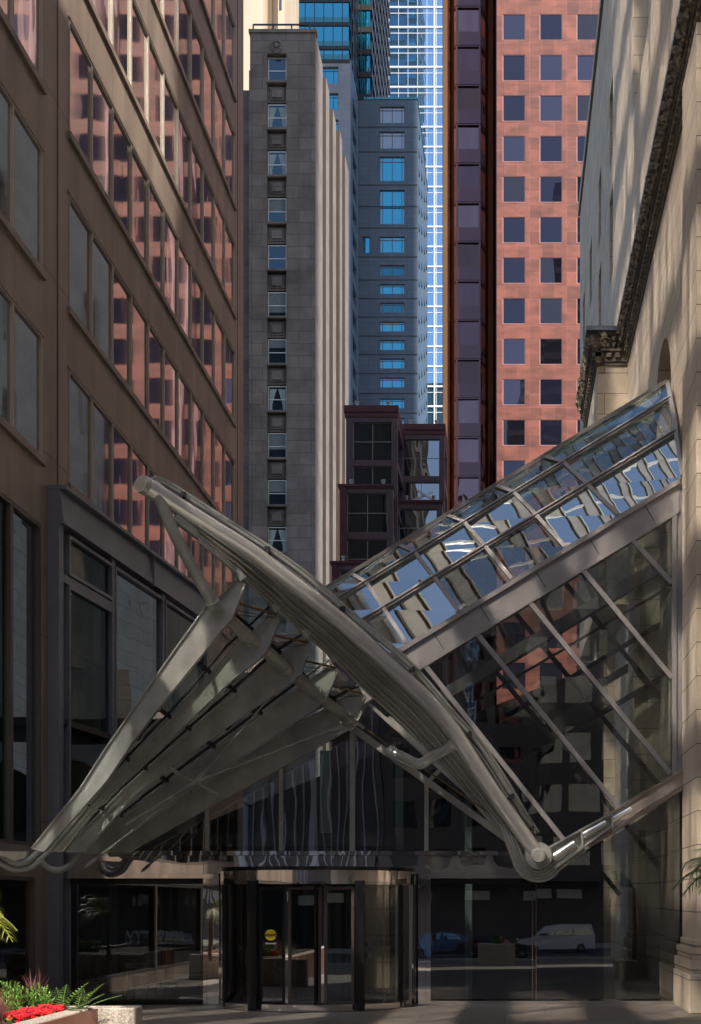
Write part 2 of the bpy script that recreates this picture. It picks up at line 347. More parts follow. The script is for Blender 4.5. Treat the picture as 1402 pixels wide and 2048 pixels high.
# ================================================================== brown office building on the left
XL = -8.95
lb = thing('office_building', 'brown clad office building with slanting rows of mirrored windows along the left side', 'building', (XL, 25, 0))
O = Vector((XL, 8, 0)); rows = [(10.62+3.6*k, 12.97+3.6*k) for k in range(18)]
holes = []
for zb, zt in rows: holes += [(18.98, 35.48, zb, zt), (.9, 17.4, zb, zt)]
holes += [(.9, 17.4, 3.1, 9.33), (.9, 5.9, .3, 2.52), (6.0, 10.9, .3, 2.52), (11., 17.05, .3, 2.52)]
b = MB(); wall(b, O, AY, AZv, AX, 37.0, 76.0, holes, .07)
b.box(-30, XL-.09, 8, 45, 9.6, 76); b.box(-30, -11.6, 8, 26.2, 0, 9.6); b.box(-30, XL-.09, 26.2, 45, 0, 9.6)
b.face([(XL, 45, 0), (XL-.2, 45, 0), (XL-.2, 45, 76), (XL, 45, 76)]); b.face([(XL, 8, 0), (-11.6, 8, 0), (-11.6, 8, 9.6), (XL, 8, 9.6)]); b.face([(XL, 8, 9.6), (XL-.2, 8, 9.6), (XL-.2, 8, 76), (XL, 8, 76)])
make('wall', b, M['clad'], lb)
b = MB(); b.box(XL-.02, XL+.012, 26.27, 26.33, 9.9, 76); b.box(XL-.02, XL+.012, 43.95, 43.98, 9.9, 76); make('expansion_joint', b, M['dark'], lb)
sf, sp = MB(), MB(); nwin = 0
for k, (zb, zt) in enumerate(rows):
    for y0 in (18.98, .9):
        for i in range(11):
            h = (y0+1.5*i, y0+1.5*i+1.5, zb, zt)
            c1, c2 = O+AY*h[0]+AZv*h[2], O+AY*h[1]+AZv*h[2]
            if (inview(c1) or inview(c2)) and nwin < 98:
                window(lb, O, AY, AZv, AX, h, .06, M['frame_tan'], M['win_left'], .045, .075, jit=.005); nwin += 1
            else:
                frame(sf, O, AY, AZv, AX, h, .06, .045, .075); pane(sp, O, AY, AZv, AX, h, .035, .005)
    for y0, y1 in ((18.9, 35.56), (.82, 17.48)):
        q = MB(); q.box(XL-.1, XL+.07, 8+y0, 8+y1, zb-.14, zb); q.box(XL, XL+.03, 8+y0, 8+y1, zt, zt+.05); c0 = Vector((XL, 8+y0, zb)); c1 = Vector((XL, 8+y1, zb))
        if inview(c0) or inview(c1): make('window_sill', q, M['clad'], lb)
        else: sf.v += [] ; i0 = len(sf.v); sf.v += q.v; sf.f += [tuple(i0+a for a in f) for f in q.f]; sf.m += q.m
o = make('window_frame', sf, M['frame_tan'], lb); tag(o, kind='stuff'); o = make('window_pane', sp, M['win_left'], lb); tag(o, kind='stuff')
for i in range(11):
    y1 = 17.4-1.5*i; window(lb, O, AY, AZv, AX, (y1-1.5, y1, 3.1, 9.33), .13, M['frame_br'], M['hall'], .07, .12, jit=.004, name='lobby_window')
for h in ((.9, 5.9, .3, 2.52), (6.0, 10.9, .3, 2.52), (11., 17.05, .3, 2.52)): window(lb, O, AY, AZv, AX, h, .13, M['frame_br'], M['clear'], .07, .12, name='shop_window')
b = MB()
for i in range(13):
    y = 18.5+i*.58; b.box(-10.2-(.08 if i % 2 else 0), -10.1, y, y+.36, 3.0, 8.6)
make('curtain', b, M['curtain'], lb)
b = MB(); b.box(-10.0, -9.9, 18., 25.3, .1, 2.6); make('frosted_screen', b, M['curtain'], lb)
b = MB(); b.box(-11.6, XL-.09, 8, 26.2, 2.7, 2.95); b.box(-11.6, XL-.09, 8, 26.2, -.1, .02); b.box(-11.6, XL-.2, 26.0, 26.2, 0, 9.6); make('floor_slab', b, M['inner'], lb)

# ================================================================== pale stone bank on the right
XR = 3.7
rb = thing('bank_building', 'pale limestone bank building with a carved cornice and an arched window on the right', 'building', (XR, 25, 0))
ac, ar, asp, abot = 30.9, 1.6, 13.55, 9.0
b = MB(); wall(b, (XR, 7.1, 0), AY, AZv, -AX, 32.6, 18.25, [(ac-ar-7.1, ac+ar-7.1, abot, asp+ar)], .5)
for s in (-1, 1):
    arc = [Vector((XR, ac+s*ar*math.cos(t), asp+ar*math.sin(t))) for t in [math.pi/2*k/10 for k in range(11)]]
    for k in range(10): b.face([arc[k], arc[k+1], (XR, ac+s*ar, asp+ar)])
    for k in range(10): b.face([arc[k], arc[k+1], arc[k+1]+AX*.5, arc[k]+AX*.5])
b.face([(XR, 7.1, 0), (20, 7.1, 0), (20, 7.1, 18.25), (XR, 7.1, 18.25)]); b.box(XR+.02, 20, 39.71, 66, 0, 12)
make('wall', b, M['stone'], rb)
b = MB(); b.box(4.2, 4.3, ac-ar-.1, ac+ar+.1, abot-.1, asp+ar+.1); ap = make('arch_panel', b, M['stone'], rb)
b = MB(); a2 = [(4.19, ac-.85, abot), (4.19, ac+.85, abot)]+[(4.19, ac+.85*math.cos(t), 13.3+.85*math.sin(t)) for t in [math.pi*k/14 for k in range(15)]]
b.prism(a2, (-.03, 0, 0)); make('arched_window', b, M['dim_glass'], rb)
for y0, y1, x0, z1 in ((24.15, 26.1, 3.52, 18.2), (16.0, 18.0, 3.52, 18.2)):
    b = MB(); b.box(x0, XR+.02, y0, y1, 0, z1); pp = make('pilaster', b, M['stone_x'], rb)
    b = MB()
    for e, za, zb in ((.16, 0, .72), (.13, .72, .80), (.15, .80, .98), (.09, .98, 1.08), (.11, 1.08, 1.2), (.04, 1.2, 1.35)): b.box(x0-e, XR+.01, y0-e, y1+e, za, zb)
    make('base', b, M['stone_x'], pp, bevel=.025)
for y0 in (31.6, 44.5, 54.0):
    b = MB(); b.box(3.1, XR+.02, y0, y0+1.5, 0, 11.8); pp = make('pier', b, M['stone_x'], rb)
    b = MB()
    for e, za, zb in ((.2, 0, .62), (.15, .62, .72), (.18, .72, .9), (.1, .9, 1.02), (.12, 1.02, 1.15), (.04, 1.15, 1.3)): b.box(3.1-e, XR+.01, y0-e, y0+1.5+e, za, zb)
    make('base', b, M['stone_x'], pp, bevel=.025)
# doorway in the bank wall inside the glass hall
b = MB(); b.box(3.5, XR, 34.2, 34.5, 0, 5.2); b.box(3.5, XR, 36.5, 36.8, 0, 5.2); b.box(3.42, XR, 34.0, 37.0, 5.2, 5.8); make('door_surround', b, M['stone'], rb)
b = MB(); b.box(3.66, XR-.005, 34.5, 36.5, 0, 5.2); make('door', b, M['dark'], rb)
# block that steps out at the back
b = MB(); wall(b, (2.79, 39.7, 11), AX, AZv, -AY, .91, 7.3, [], .1, 1); wall(b, (2.79, 39.7, 11), AY, AZv, -AX, 9.5, 7.3, [], .1, 0)
b.face([(2.79, 39.7, 11), (3.72, 39.7, 11), (3.72, 49.2, 11), (2.79, 49.2, 11)], 0); b.face([(2.79, 49.2, 11), (5, 49.2, 11), (5, 49.2, 18.3), (2.79, 49.2, 18.3)], 1)
make('projecting_block', b, [M['stone'], M['stone_x']], rb)
# set back upper storeys with recessed windows
ho = []
for y in (20., 30., 38.6): ho.append((y-7.1, y+4.5-7.1, 27.7-19, 37.-19))
for y in (51.2, 57.4, 63.6, 69.2):
    for zb, zt in ((21.6, 24.6), (26.6, 30.0), (31.2, 34.2)): ho.append((y-7.1, y+1.6-7.1, zb-19, zt-19))
b = MB(); wall(b, (4.2, 7.1, 19.0), AY, AZv, -AX, 66.5, 21.8, ho, .5)
b.box(4.2, 20, 73.6, 73.62, 19, 40.8); b.box(4.2, 20, 7.08, 7.1, 18, 40.8); b.face([(4.2, 7.1, 40.8), (20, 7.1, 40.8), (20, 73.6, 40.8), (4.2, 73.6, 40.8)]); b.box(4.9, 20, 49.2, 73.6, 0, 19); b.box(4.2, 4.9, 49.2, 73.6, 12, 19)
make('upper_storey', b, M['stone'], rb)
b = MB(); b.box(4.08, 4.2, 7.1, 73.6, 40.3, 40.8); make('parapet', b, M['stone'], rb)
for h in ho:
    b = MB(); pane(b, (4.2, 7.1, 19.0), AY, AZv, -AX, h, .48); make('upper_window', b, M['dim_glass'], rb)
# cornice: dentils, carved lumps, lip
def cornice(mb, p, q, n, prot=.36, zt=19.25):
    p, q, n = Vector(p), Vector(q), Vector(n); d = q-p; L = d.length; d.normalize()
    def bx(s0, s1, e, z0, z1): mb.obox(p+d*s0+AZv*z0-n*.1, d*(s1-s0), n*(e+.1), AZv*(z1-z0))
    bx(0, L, .05, 18.2, 18.3); bx(0, L, .09, 18.3, 18.38); bx(0, L, .08, 18.38, 18.58)
    for k in range(int(L/.26)): bx(k*.26, k*.26+.15, .16, 18.4, 18.54)
    bx(0, L, .2, 18.58, 18.64); bx(0, L, .17, 18.64, 19.02)
    for k in range(int(L/.2)):
        mb.blob(p+d*(k*.2+.1)+n*(.19+random.uniform(0, .04))+AZv*random.uniform(18.72, 18.8), .075, .075, .08, 0, .4)
        mb.blob(p+d*(k*.2+.1+random.uniform(-.03, .03))+n*(.23+random.uniform(0, .04))+AZv*random.uniform(18.86, 18.95), .08, .08, .085, 0, .4)
    for k in range(int(L/.46)):
        mb.blob(p+d*(k*.46+.2)+n*.28+AZv*18.97, .12, .12, .12, 0, .3); mb.blob(p+d*(k*.46+.2)+n*.24+AZv*18.78, .07, .07, .14, 0, .3)
    bx(0, L, prot-.06, 19.02, 19.12)
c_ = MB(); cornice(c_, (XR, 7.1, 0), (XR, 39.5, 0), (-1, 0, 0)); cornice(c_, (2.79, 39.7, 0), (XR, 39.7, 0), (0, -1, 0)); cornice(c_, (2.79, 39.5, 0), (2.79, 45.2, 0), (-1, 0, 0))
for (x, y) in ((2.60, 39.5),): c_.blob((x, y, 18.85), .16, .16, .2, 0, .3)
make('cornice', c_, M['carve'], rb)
b = MB(); b.box(XR-.36, 4.2, 7.1, 39.32, 19.12, 19.25); b.box(2.43, 4.2, 39.32, 45.25, 19.12, 19.25); b.box(2.79, 4.9, 45.25, 49.2, 18.3, 18.5); make('cornice_flashing', b, M['bluealu'], rb)
b = MB(); y0 = 27.75
b.box(3.50, XR, y0-.25, y0+.25, 10.45, 11.3); 
for k in range(9): b.blob((3.45+.05*math.sin(k), y0+random.uniform(-.2, .2), 10.5+k*.1), .12, .14, .1, 0, .4)
b.prism([(3.5, y0-.2, 10.45), (XR, y0-.2, 10.45), (XR, y0-.2, 9.9)], (0, .4, 0)); make('carved_console', b, M['stone'], rb)

# ================================================================== grey sandstone tower
YT = 103.; st = thing('stone_tower', 'grey sandstone tower with a column of sash windows and stepped pilasters', 'building', (-17, YT, 0))
x0, x1 = XU(500, YT), XU(631, YT); bx0, bx1 = XU(534, YT), XU(572.5, YT); zt = ZV(66, YT)
b = MB(); wall(b, (x0, YT, 0), AX, AZv, -AY, x1-x0, zt, [(bx0-x0, bx1-x0, 0, ZV(107, YT))], .55)
steps = [(103, 107, x1, zt), (107, 109, -14.57, 69.0), (109, 111, -14.27, 67.6), (111, 112.6, -13.95, 67.), (112.6, 115.2, -13.7, 65.8)]
px_ = None
for (ya, yb, xx, zz) in steps:
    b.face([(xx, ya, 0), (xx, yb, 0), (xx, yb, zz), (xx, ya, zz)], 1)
    if px_ is not None: b.face([(px_, ya, 0), (xx, ya, 0), (xx, ya, zz), (px_, ya, zz)], 2)  # step fronts: dark colour stands in for shade on the stone
    b.face([(x0, ya, zz), (xx, ya, zz), (xx, yb, zz), (x0, yb, zz)], 0); px_ = xx
b.face([(x0, YT, 0), (x0, 115.2, 0), (x0, 115.2, zt), (x0, YT, zt)], 1); b.face([(x0, 115.2, 0), (-13.7, 115.2, 0), (-13.7, 115.2, 65.8), (x0, 115.2, zt)], 0)
make('wall', b, [M['tower'], M['tower_lit'], M['wood_step_shade']], st)
b = MB(); b.box(x0-1.2, x0+.0, YT+.9, 122, 0, 66.); b.box(x0-.06, x0+.12, YT-.12, YT+.4, 0, zt-3); make('corner_strip', b, M['tower'], st)
b = MB(); b.box(x0-.1, x1+.1, YT-.12, YT+.6, zt, zt+.25); make('coping', b, M['tower'], st)
b = MB(); b.bar((XU(505, YT), YT+.3, zt+.85), (XU(618, YT), YT+.3, zt+.85), .1, .1)
for u in (505, 545, 582, 618): b.box(XU(u, YT)-.05, XU(u, YT)+.05, YT+.25, YT+.35, zt+.2, zt+.85)
make('roof_railing', b, M['dark'], st)
b = MB(); xm = (bx0+bx1)/2; b.lathe([(.50, 0), (.50, -.1), (.38, -.12), (.36, -.05), (.2, -.06), (.18, -.18), (.01, -.2)], (xm, YT, ZV(92, YT)), 20, 1)
for k in range(10): a = math.tau*k/10; b.blob((xm+.34*math.cos(a), YT-.12, ZV(92, YT)+.34*math.sin(a)), .1, .07, .1)
b.box(xm-.2, xm+.2, YT-.15, YT, ZV(108, YT), ZV(103, YT)); make('rosette', b, M['tower'], st)
b = MB(); b.box(bx0, bx1, YT+.5, YT+.6, 0, ZV(107, YT)); make('window_bay_back', b, M['tower'], st)
for k in range(12):
    v0 = 110+94.2*k; v1 = v0+51; zb, zt_ = ZV(v1, YT), ZV(v0, YT)
    wo = window(st, (bx0, YT, 0), AX, AZv, -AY, (.03, bx1-bx0-.03, zb, zt_), .42, M['frame_lt'], M['sash_glass'], .06, .09, hs=(.48,), name='sash_window')
    if k in (0, 3, 5, 6, 8, 9):
        c = MB(); zz = zt_-(zt_-zb)*(.0, 0, 0, .42, 0, .7, .25, 0, .55, .38, 0, 0)[k]-.15; c.box(bx0+.1, bx1-.1, YT+.383, YT+.386, zz, zt_-.06); make('blind', c, M['blind'], wo)
    if k in (1, 2, 7, 10):
        c = MB()
        for s in (-1, 1):
            e = xm+s*.62; i_ = xm+s*.06; yy = YT+.385
            c.face([(e, yy, zb+.1), (xm+s*.42, yy, zb+.1), (xm+s*.40, yy, zb+.6), (i_, yy, zt_-.2), (e, yy, zt_-.2)])
        make('curtain', c, M['curtain'], wo)
    s = MB(); s.box(bx0-.04, bx1+.04, YT-.06, YT+.5, zb-.16, zb); make('window_sill', s, M['tower'], st)
    z2 = zb-.3; z3 = ZV(v0+94.2, YT)+.12; s = MB(); s.box(bx0+.03, bx1-.03, YT+.3, YT+.52, z3, z2)
    hh = z2-z3; s.box(bx0+.2, bx1-.2, YT+.22, YT+.3, z3+hh*.14, z2-hh*.12); s.box(bx0+.36, bx1-.36, YT+.10, YT+.22, z3+hh*.26, z2-hh*.22); make('spandrel_panel', s, M['tower'], st)

# beige tower top left behind it
Yb = 126.; bt = thing('beige_tower', 'sunlit beige stone tower rising behind the grey tower roof railing', 'building', (-26, Yb, 0))
b = MB(); xx = XU(566, Yb); b.box(-40, XU(526, Yb), Yb, 140, 0, 105); b.box(XU(526, Yb), XU(552, Yb), Yb+2.5, 140, 0, 105); b.box(XU(552, Yb), xx, Yb+1, 134, 0, 105); make('wall', b, M['beige'], bt)
b = MB()
for u in (530, 541): b.box(XU(u, Yb), XU(u+5, Yb), Yb+2.3, Yb+2.5, 0, 105)
make('pilaster', b, M['beige'], bt)
b = MB(); b.box(XU(556, Yb), XU(560, Yb), Yb+.9, Yb+1.0, 88, 104); make('window_strip', b, M['dim_glass'], bt)

# ================================================================== teal glass tower on its grey base
Yg = 205.; tt = thing('teal_glass_tower', 'teal glass tower with dark floor bands above a grey panelled base', 'building', (-28, Yg, 0))
gx0, gx1 = XU(575, Yg), XU(701, Yg); gz0 = ZV(119, Yg)
ho = []
for k in range(8):
    v0 = 133+53*k; ho.append((XU(636, Yg)-gx0, XU(677, Yg)-gx0, ZV(v0+34, Yg), ZV(v0, Yg)))
b = MB(); wall(b, (gx0, Yg, 0), AX, AZv, -AY, gx1-gx0, gz0, ho, .4, 0)
hs2 = []
for k in range(18): z = gz0-4-k*4.15; hs2.append((3., 8.2, z-2.6, z))
wall(b, (gx1, Yg, 0), AY, AZv, AX, 40, gz0, hs2, .4, 1); b.face([(gx0, Yg, gz0), (gx1, Yg, gz0), (gx1, Yg+40, gz0), (gx0, Yg+40, gz0)], 0)
make('base_wall', b, [M['greytile'], M['blue_s']], tt)
for h in ho: window(tt, (gx0, Yg, 0), AX, AZv, -AY, h, .38, M['frame_br'], M['teal_glass'], .12, .1, vs=(.33, .75), hs=(.8,), name='base_window')
b = MB()
for h in hs2: pane(b, (gx1, Yg, 0), AY, AZv, AX, h, .38)
make('side_window', b, M['dim_glass'], tt)
xs2 = XU(740, 218.); xb0 = XU(711, 218.)
gl = MB(); gl.box(gx0, gx1-.3, Yg+.1, Yg+40, gz0, 240); gl.box(xb0, xs2, 218., 253., 131., 240); make('glazing', gl, M['teal_glass'], tt)
sb, db, ml = MB(), MB(), MB()
for k in range(30):
    z = gz0+.4+3.7*k-2
    if z < gz0: z = gz0
    sb.box(gx0, gx1-.2, Yg, Yg+40, z, z+.8); db.box(gx0, gx1-.1, Yg-.06, Yg+40.05, z-.55, z)
    sb.box(xb0, xs2+.05, 217.9, 253, z+.4, z+1.1); db.box(xb0, xs2+.35, 217.8, 253.1, z-.5, z+.4)
for k in range(8): x = gx0+1.3+k*1.45*(1 if k % 2 else 1); ml.box(x-.05, x+.05, Yg-.03, Yg+.1, gz0, 240)
for k in range(12): y = Yg+1.5+k*3.; ml.box(gx1-.3, gx1-.05, y, y+1.0, gz0, 240)
for x in (xb0+.8, xb0+.95): ml.box(x-.04, x+.04, 217.9, 218, 131, 240)
for k in range(11): y = 219.5+k*3.; ml.box(xs2, xs2+.25, y, y+.5, 131, 240)
make('spandrel_band', sb, M['teal_band'], tt); make('floor_band', db, M['dark'], tt); make('mullion', ml, M['dark'], tt)

# blue-grey block
Yc = 216.; bb = thing('blue_grey_tower', 'blue grey panelled tower block with one column of teal windows', 'building', (-19, Yc, 0))
cx0, cx1 = XU(717, Yc)-.0, XU(835, Yc); cz = ZV(199, Yc)
W0, W1 = XU(759, Yc)-cx0, XU(809.5, Yc)-cx0
vv = [(213, 246, 1), (263, 297, 1), (313, 362, 0), (380, 448, 2), (473, 505, 0), (530, 551, 0), (568, 588, 0), (605, 625, 0), (643, 663, 0), (680, 700, 0), (717, 737, 0), (755, 775, 0), (797, 817, 0), (836, 856, 0)]
ho = [(W0, W1, ZV(b_, Yc), ZV(a_, Yc)) for a_, b_, _ in vv]; sm = (XU(724, Yc)-cx0, XU(740, Yc)-cx0, ZV(506, Yc), ZV(473, Yc))
hs3 = []
for k in range(34):
    z = cz-3-k*3.1
    for y in (3., 10., 17., 23.): hs3.append((y, y+3.2, z-1.6, z))
b = MB(); wall(b, (cx0, Yc, 0), AX, AZv, -AY, cx1-cx0, cz, ho+[sm], .35, 0); wall(b, (cx1, Yc, 0), AY, AZv, AX, 28, cz, hs3, .35, 1); b.face([(cx0, Yc, cz), (cx1, Yc, cz), (cx1, Yc+28, cz), (cx0, Yc+28, cz)], 0)
for v in (254, 304, 370, 413, 456, 514, 560, 597, 634, 672, 709, 747, 787, 826): z = ZV(v, Yc); b.box(cx0, cx1, Yc-.05, Yc, z-.06, z+.06, 2)
make('wall', b, [M['blue'], M['blue_s'], M['dark']], bb)
for h, (_, _, t_) in zip(ho, vv): window(bb, (cx0, Yc, 0), AX, AZv, -AY, h, .33, M['frame_br'], M['dim_glass' if t_ == 1 else random.choice(('teal_glass', 'teal_dark'))], .12, .1, vs=(.12, .5, .88), hs=((.8,) if t_ < 2 else (.52,)))
window(bb, (cx0, Yc, 0), AX, AZv, -AY, sm, .33, M['frame_br'], M['teal_glass'], .12, .1)
b = MB()
for h in hs3: pane(b, (cx1, Yc, 0), AY, AZv, AX, h, .33)
make('side_window', b, M['dim_glass'], bb)
b = MB(); b.box(cx0-.1, cx1+.1, Yc-.1, Yc+28, cz, cz+.35); make('coping', b, M['teal_band'], bb)

# pale blue glass tower behind
Yd = 290.; gt = thing('blue_glass_tower', 'bright sky blue glass tower with thin white floor lines', 'building', (-20, Yd, 0))
dx0, dx1 = XU(765, Yd), XU(905, Yd)
b = MB(); b.box(dx0, dx1, Yd, Yd+30, 0, 260); make('glazing', b, M['sky_glass'], gt)
fb, ml = MB(), MB()
for k in range(-12, 44): z = 198.7-4.4*k; fb.box(dx0, dx1+.1, Yd-.25, Yd+30, z-.15, z+.15); fb.box(dx0, dx1+.05, Yd-.1, Yd, z-1.35, z-1.25)
for k in range(8): x = XU(778+19*k, Yd); ml.box(x-.03, x+.03, Yd-.12, Yd, 0, 260)
x = XU(869, Yd); ml.box(x-.14, x+.14, Yd-.35, Yd, 0, 260); make('floor_line', fb, M['white'], gt); make('mullion', ml, M['white'], gt)

# ================================================================== red granite tower
Yr = 126.; rt = thing('red_granite_tower', 'red granite tower with a regular grid of square dark windows', 'building', (5, Yr, 0))
rx0 = XU(993.5, Yr); wx = XU(1005.5, Yr)-rx0; pw = 3.545; ww = 2.15
ho, vis = [], []
for j in range(12):
    for k in range(-14, 22):
        z1 = ZV(28+81.1*k, Yr)-j*0.0; h = (wx+pw*j, wx+pw*j+ww, z1-2.49, z1)
        if z1 < 4: continue
        ho.append(h); vis.append(j < 3 and 0 <= k+1 and k < 13)
b = MB(); wall(b, (rx0, Yr, 0), AX, AZv, -AY, 41.7, 235, ho, .12, 0, 1)
b.face([(rx0, Yr, 0), (rx0, Yr+24, 0), (rx0, Yr+24, 235), (rx0, Yr, 235)]); b.face([(rx0+41.7, Yr, 0), (rx0+41.7, Yr+24, 0), (rx0+41.7, Yr+24, 235), (rx0+41.7, Yr, 235)]); b.face([(rx0, Yr, 235), (rx0+41.7, Yr, 235), (rx0+41.7, Yr+24, 235), (rx0, Yr+24, 235)])
make('wall', b, [M['red'], M['pinkfin']], rt)
sp = MB()
for h, s_ in zip(ho, vis):
    if s_: window(rt, (rx0, Yr, 0), AX, AZv, -AY, h, .11, M['pinkfin'], M['violet%d' % random.choice((0, 0, 1, 2))], .05, .06, jit=.012)
    else: pane(sp, (rx0, Yr, 0), AX, AZv, -AY, h, .1, .01)
tag(make('window_pane', sp, M['violet_glass'], rt), kind='stuff')
b = MB()
for j in range(3, 11, 2): x = rx0+wx+pw*j+ww+.4; b.box(x, x+.6, Yr-.7, Yr, 0, 235)
make('granite_fin', b, M['pinkfin'], rt)
Yq = 130.5; qx0 = XU(885, Yq); q1, q2 = XU(915, Yq), XU(958, Yq)
ho = [(q1-qx0, q2-qx0, ZV(15+78.3*k+48, Yq), ZV(15+78.3*k, Yq)) for k in range(-6, 15)]
b = MB(); wall(b, (qx0, Yq, 0), AX, AZv, -AY, rx0-qx0, 150, ho, .25); b.face([(qx0, Yq, 0), (qx0, Yq+15, 0), (qx0, Yq+15, 150), (qx0, Yq, 150)]); 
for k in range(20): z = ZV(15+78.3*k-4, Yq); b.box(q1-.2, q2+.2, Yq-.05, Yq, z-.05, z+.05)
make('recessed_wall', b, M['maroon'], rt)
for k, h in enumerate(ho): window(rt, (qx0, Yq, 0), AX, AZv, -AY, h, .22, M['maroon'], M['rose%d' % random.choice((0, 1, 2))], .06, .06, jit=.02, name='recess_window')
for ua, ub, mm in ((886, 901, 'redpol'), (901, 913, 'redpol'), (961, 976, 'redpol'), (976, 992, 'redpol')):
    b = MB(); xa, xc = XU(ua, Yq), XU(ub, Yq); b.prism([(xa, Yq-.02, 0), (xc, Yq-.02, 0), ((xa+xc)/2+.1, Yq-.75, 0)], (0, 0, 150)); make('faceted_rib', b, M[mm], rt)

# ================================================================== stacked purple bay windows
pb = thing('bay_window_block', 'dark purple stack of boxed bay windows wedged beside the stone tower', 'building', (-6.5, 75, 0))
def bay(u0, u1, vt, Y, wins, depth, capv, pad):
    xa, xb, z = XU(u0, Y), XU(u1, Y), ZV(vt, Y)
    ho = [(XU(a, Y)-xa, XU(c, Y)-xa, ZV(vb, Y), ZV(va, Y)) for a, c, va, vb in wins]
    b = MB(); wall(b, (xa, Y, 0), AX, AZv, -AY, xb-xa, z, ho, .22)
    hs_ = [(.35, depth-.3, h[2], h[3]) for h in ho]; wall(b, (xb, Y, 0), AY, AZv, AX, depth, z, hs_, .15)
    b.face([(xa, Y, 0), (xa, Y+depth, 0), (xa, Y+depth, z), (xa, Y, z)]); b.face([(xa, Y, z), (xb, Y, z), (xb, Y+depth, z), (xa, Y+depth, z)])
    o = make('bay', b, M['purple'], pb)
    for h in ho: window(o, (xa, Y, 0), AX, AZv, -AY, h, .2, M['alu'], M['dim_glass'], .035, .08, vs=(.5,), hs=(.5,), jit=.006)
    b = MB()
    for h in hs_: pane(b, (xb, Y, 0), AY, AZv, AX, h, .13)
    make('side_pane', b, M['dim_glass'], o)
    b = MB(); zc = ZV(vt+capv, Y); b.box(xa-.12, xb+.06, Y-.08, Y+depth, zc+(z-zc)*.45, z+.02); b.box(xa-.06, xb+.03, Y-.04, Y+depth, zc, zc+(z-zc)*.45-.04); make('roof_cap', b, M['cap'], o)
    if pad:
        b = MB(); b.box(xa, xa+pad, Y-.12, Y, 0, zc); make('downpipe_strip', b, M['cap'], o)
    for f in (.2, .8):
        b = MB(); x = xa+(xb-xa)*f; b.tube([(x, Y+.5, z), (x, Y+.5, z+.35)], .09, 8); b.tube([(x, Y+.5, z+.35), (x, Y+.5, z+.42)], .13, 8); make('roof_vent', b, M['alu'], o)
bay(692, 795, 812, 75.0, [(706, 784, 844, 920), (706, 784, 932, 1010), (706, 784, 1022, 1100)], 4.7, 22, 0)
bay(803, 889, 849, 79.7, [(806, 879, 878, 952), (806, 879, 964, 1040), (806, 879, 1052, 1128)], 4.0, 20, 0)
bay(680, 786, 969, 73.3, [(694, 775, 986, 1064), (694, 775, 1078, 1156)], 3.2, 8, .35)
bay(793, 885, 1001, 77.6, [(798, 874, 1018, 1092), (798, 874, 1104, 1178)], 2.0, 7, 0)
bay(664, 770, 1123, 71.8, [(680, 760, 1140, 1218)], 1.5, 8, .3)
b = MB(); z = ZV(999, 78.); b.bar((XU(818, 78), 78.5, z), (XU(865, 78), 78.5, z+.6), .1, .1); b.bar((XU(832, 78), 78.4, z+.7), (XU(868, 78), 78.4, z+.05), .12, .12); make('roof_pipe', b, M['white'], pb)

# ================================================================== glass hall between the buildings
YF = 26.3
at = thing('glass_atrium', 'glass hall with a sloping glazed vault and a triangular glass gable between the two buildings', 'building', (-2.5, YF, 0))
def clip(poly, a, b, c, sgn):
    """keep the side sgn*(a*u+b*v+c) >= 0 of a photo-plane polygon"""
    out = []
    for i in range(len(poly)):
        p, q = poly[i], poly[(i+1) % len(poly)]; dp, dq = sgn*(a*p[0]+b*p[1]+c), sgn*(a*q[0]+b*q[1]+c)
        if dp >= 0: out.append(p)
        if dp*dq < 0: t = dp/(dp-dq); out.append((p[0]+(q[0]-p[0])*t, p[1]+(q[1]-p[1])*t))
    return out
def cut(poly, lines):
    """split a polygon by lines ((u,v),(u,v)) into panes"""
    polys = [poly]
    for (p, q) in lines:
        a, b = q[1]-p[1], p[0]-q[0]; c = -(a*p[0]+b*p[1]); nx = []
        for g_ in polys:
            for s in (1, -1):
                r = clip(g_, a, b, c, s)
                if len(r) >= 3:
                    ar_ = abs(sum(r[i][0]*r[(i+1) % len(r)][1]-r[(i+1) % len(r)][0]*r[i][1] for i in range(len(r))))/2
                    if ar_ > 30: nx.append(r)
        polys = nx
    return polys
def panes(poly, lines, Y, mat, name='glass_pane', jit=.004):
    for g_ in cut(poly, lines):
        cu = sum(p[0] for p in g_)/len(g_); cv = sum(p[1] for p in g_)/len(g_); tu, tv = random.uniform(-jit, jit), random.uniform(-jit, jit)
        b = MB(); b.face([P(u, v, Y)+AY*((u-cu)*.01*tu+(v-cv)*.01*tv) for u, v in g_]); make(name, b, mat, at)
def ubar(u0, v0, u1, v1, Y, wpx, dep, mat, name, parent=None, back=0.):
    b = MB(); b.bar(P(u0, v0, Y)+AY*back, P(u1, v1, Y)+AY*back, dep, wpx*Y/FOC, (0, 0, 1)) if abs(u1-u0) > 3 else b.box(XU(u0, Y)-wpx*Y/FOC/2, XU(u0, Y)+wpx*Y/FOC/2, Y+back-dep/2, Y+back+dep/2, min(ZV(v0, Y), ZV(v1, Y)), max(ZV(v0, Y), ZV(v1, Y)))
    return make(name, b, mat, parent or at)

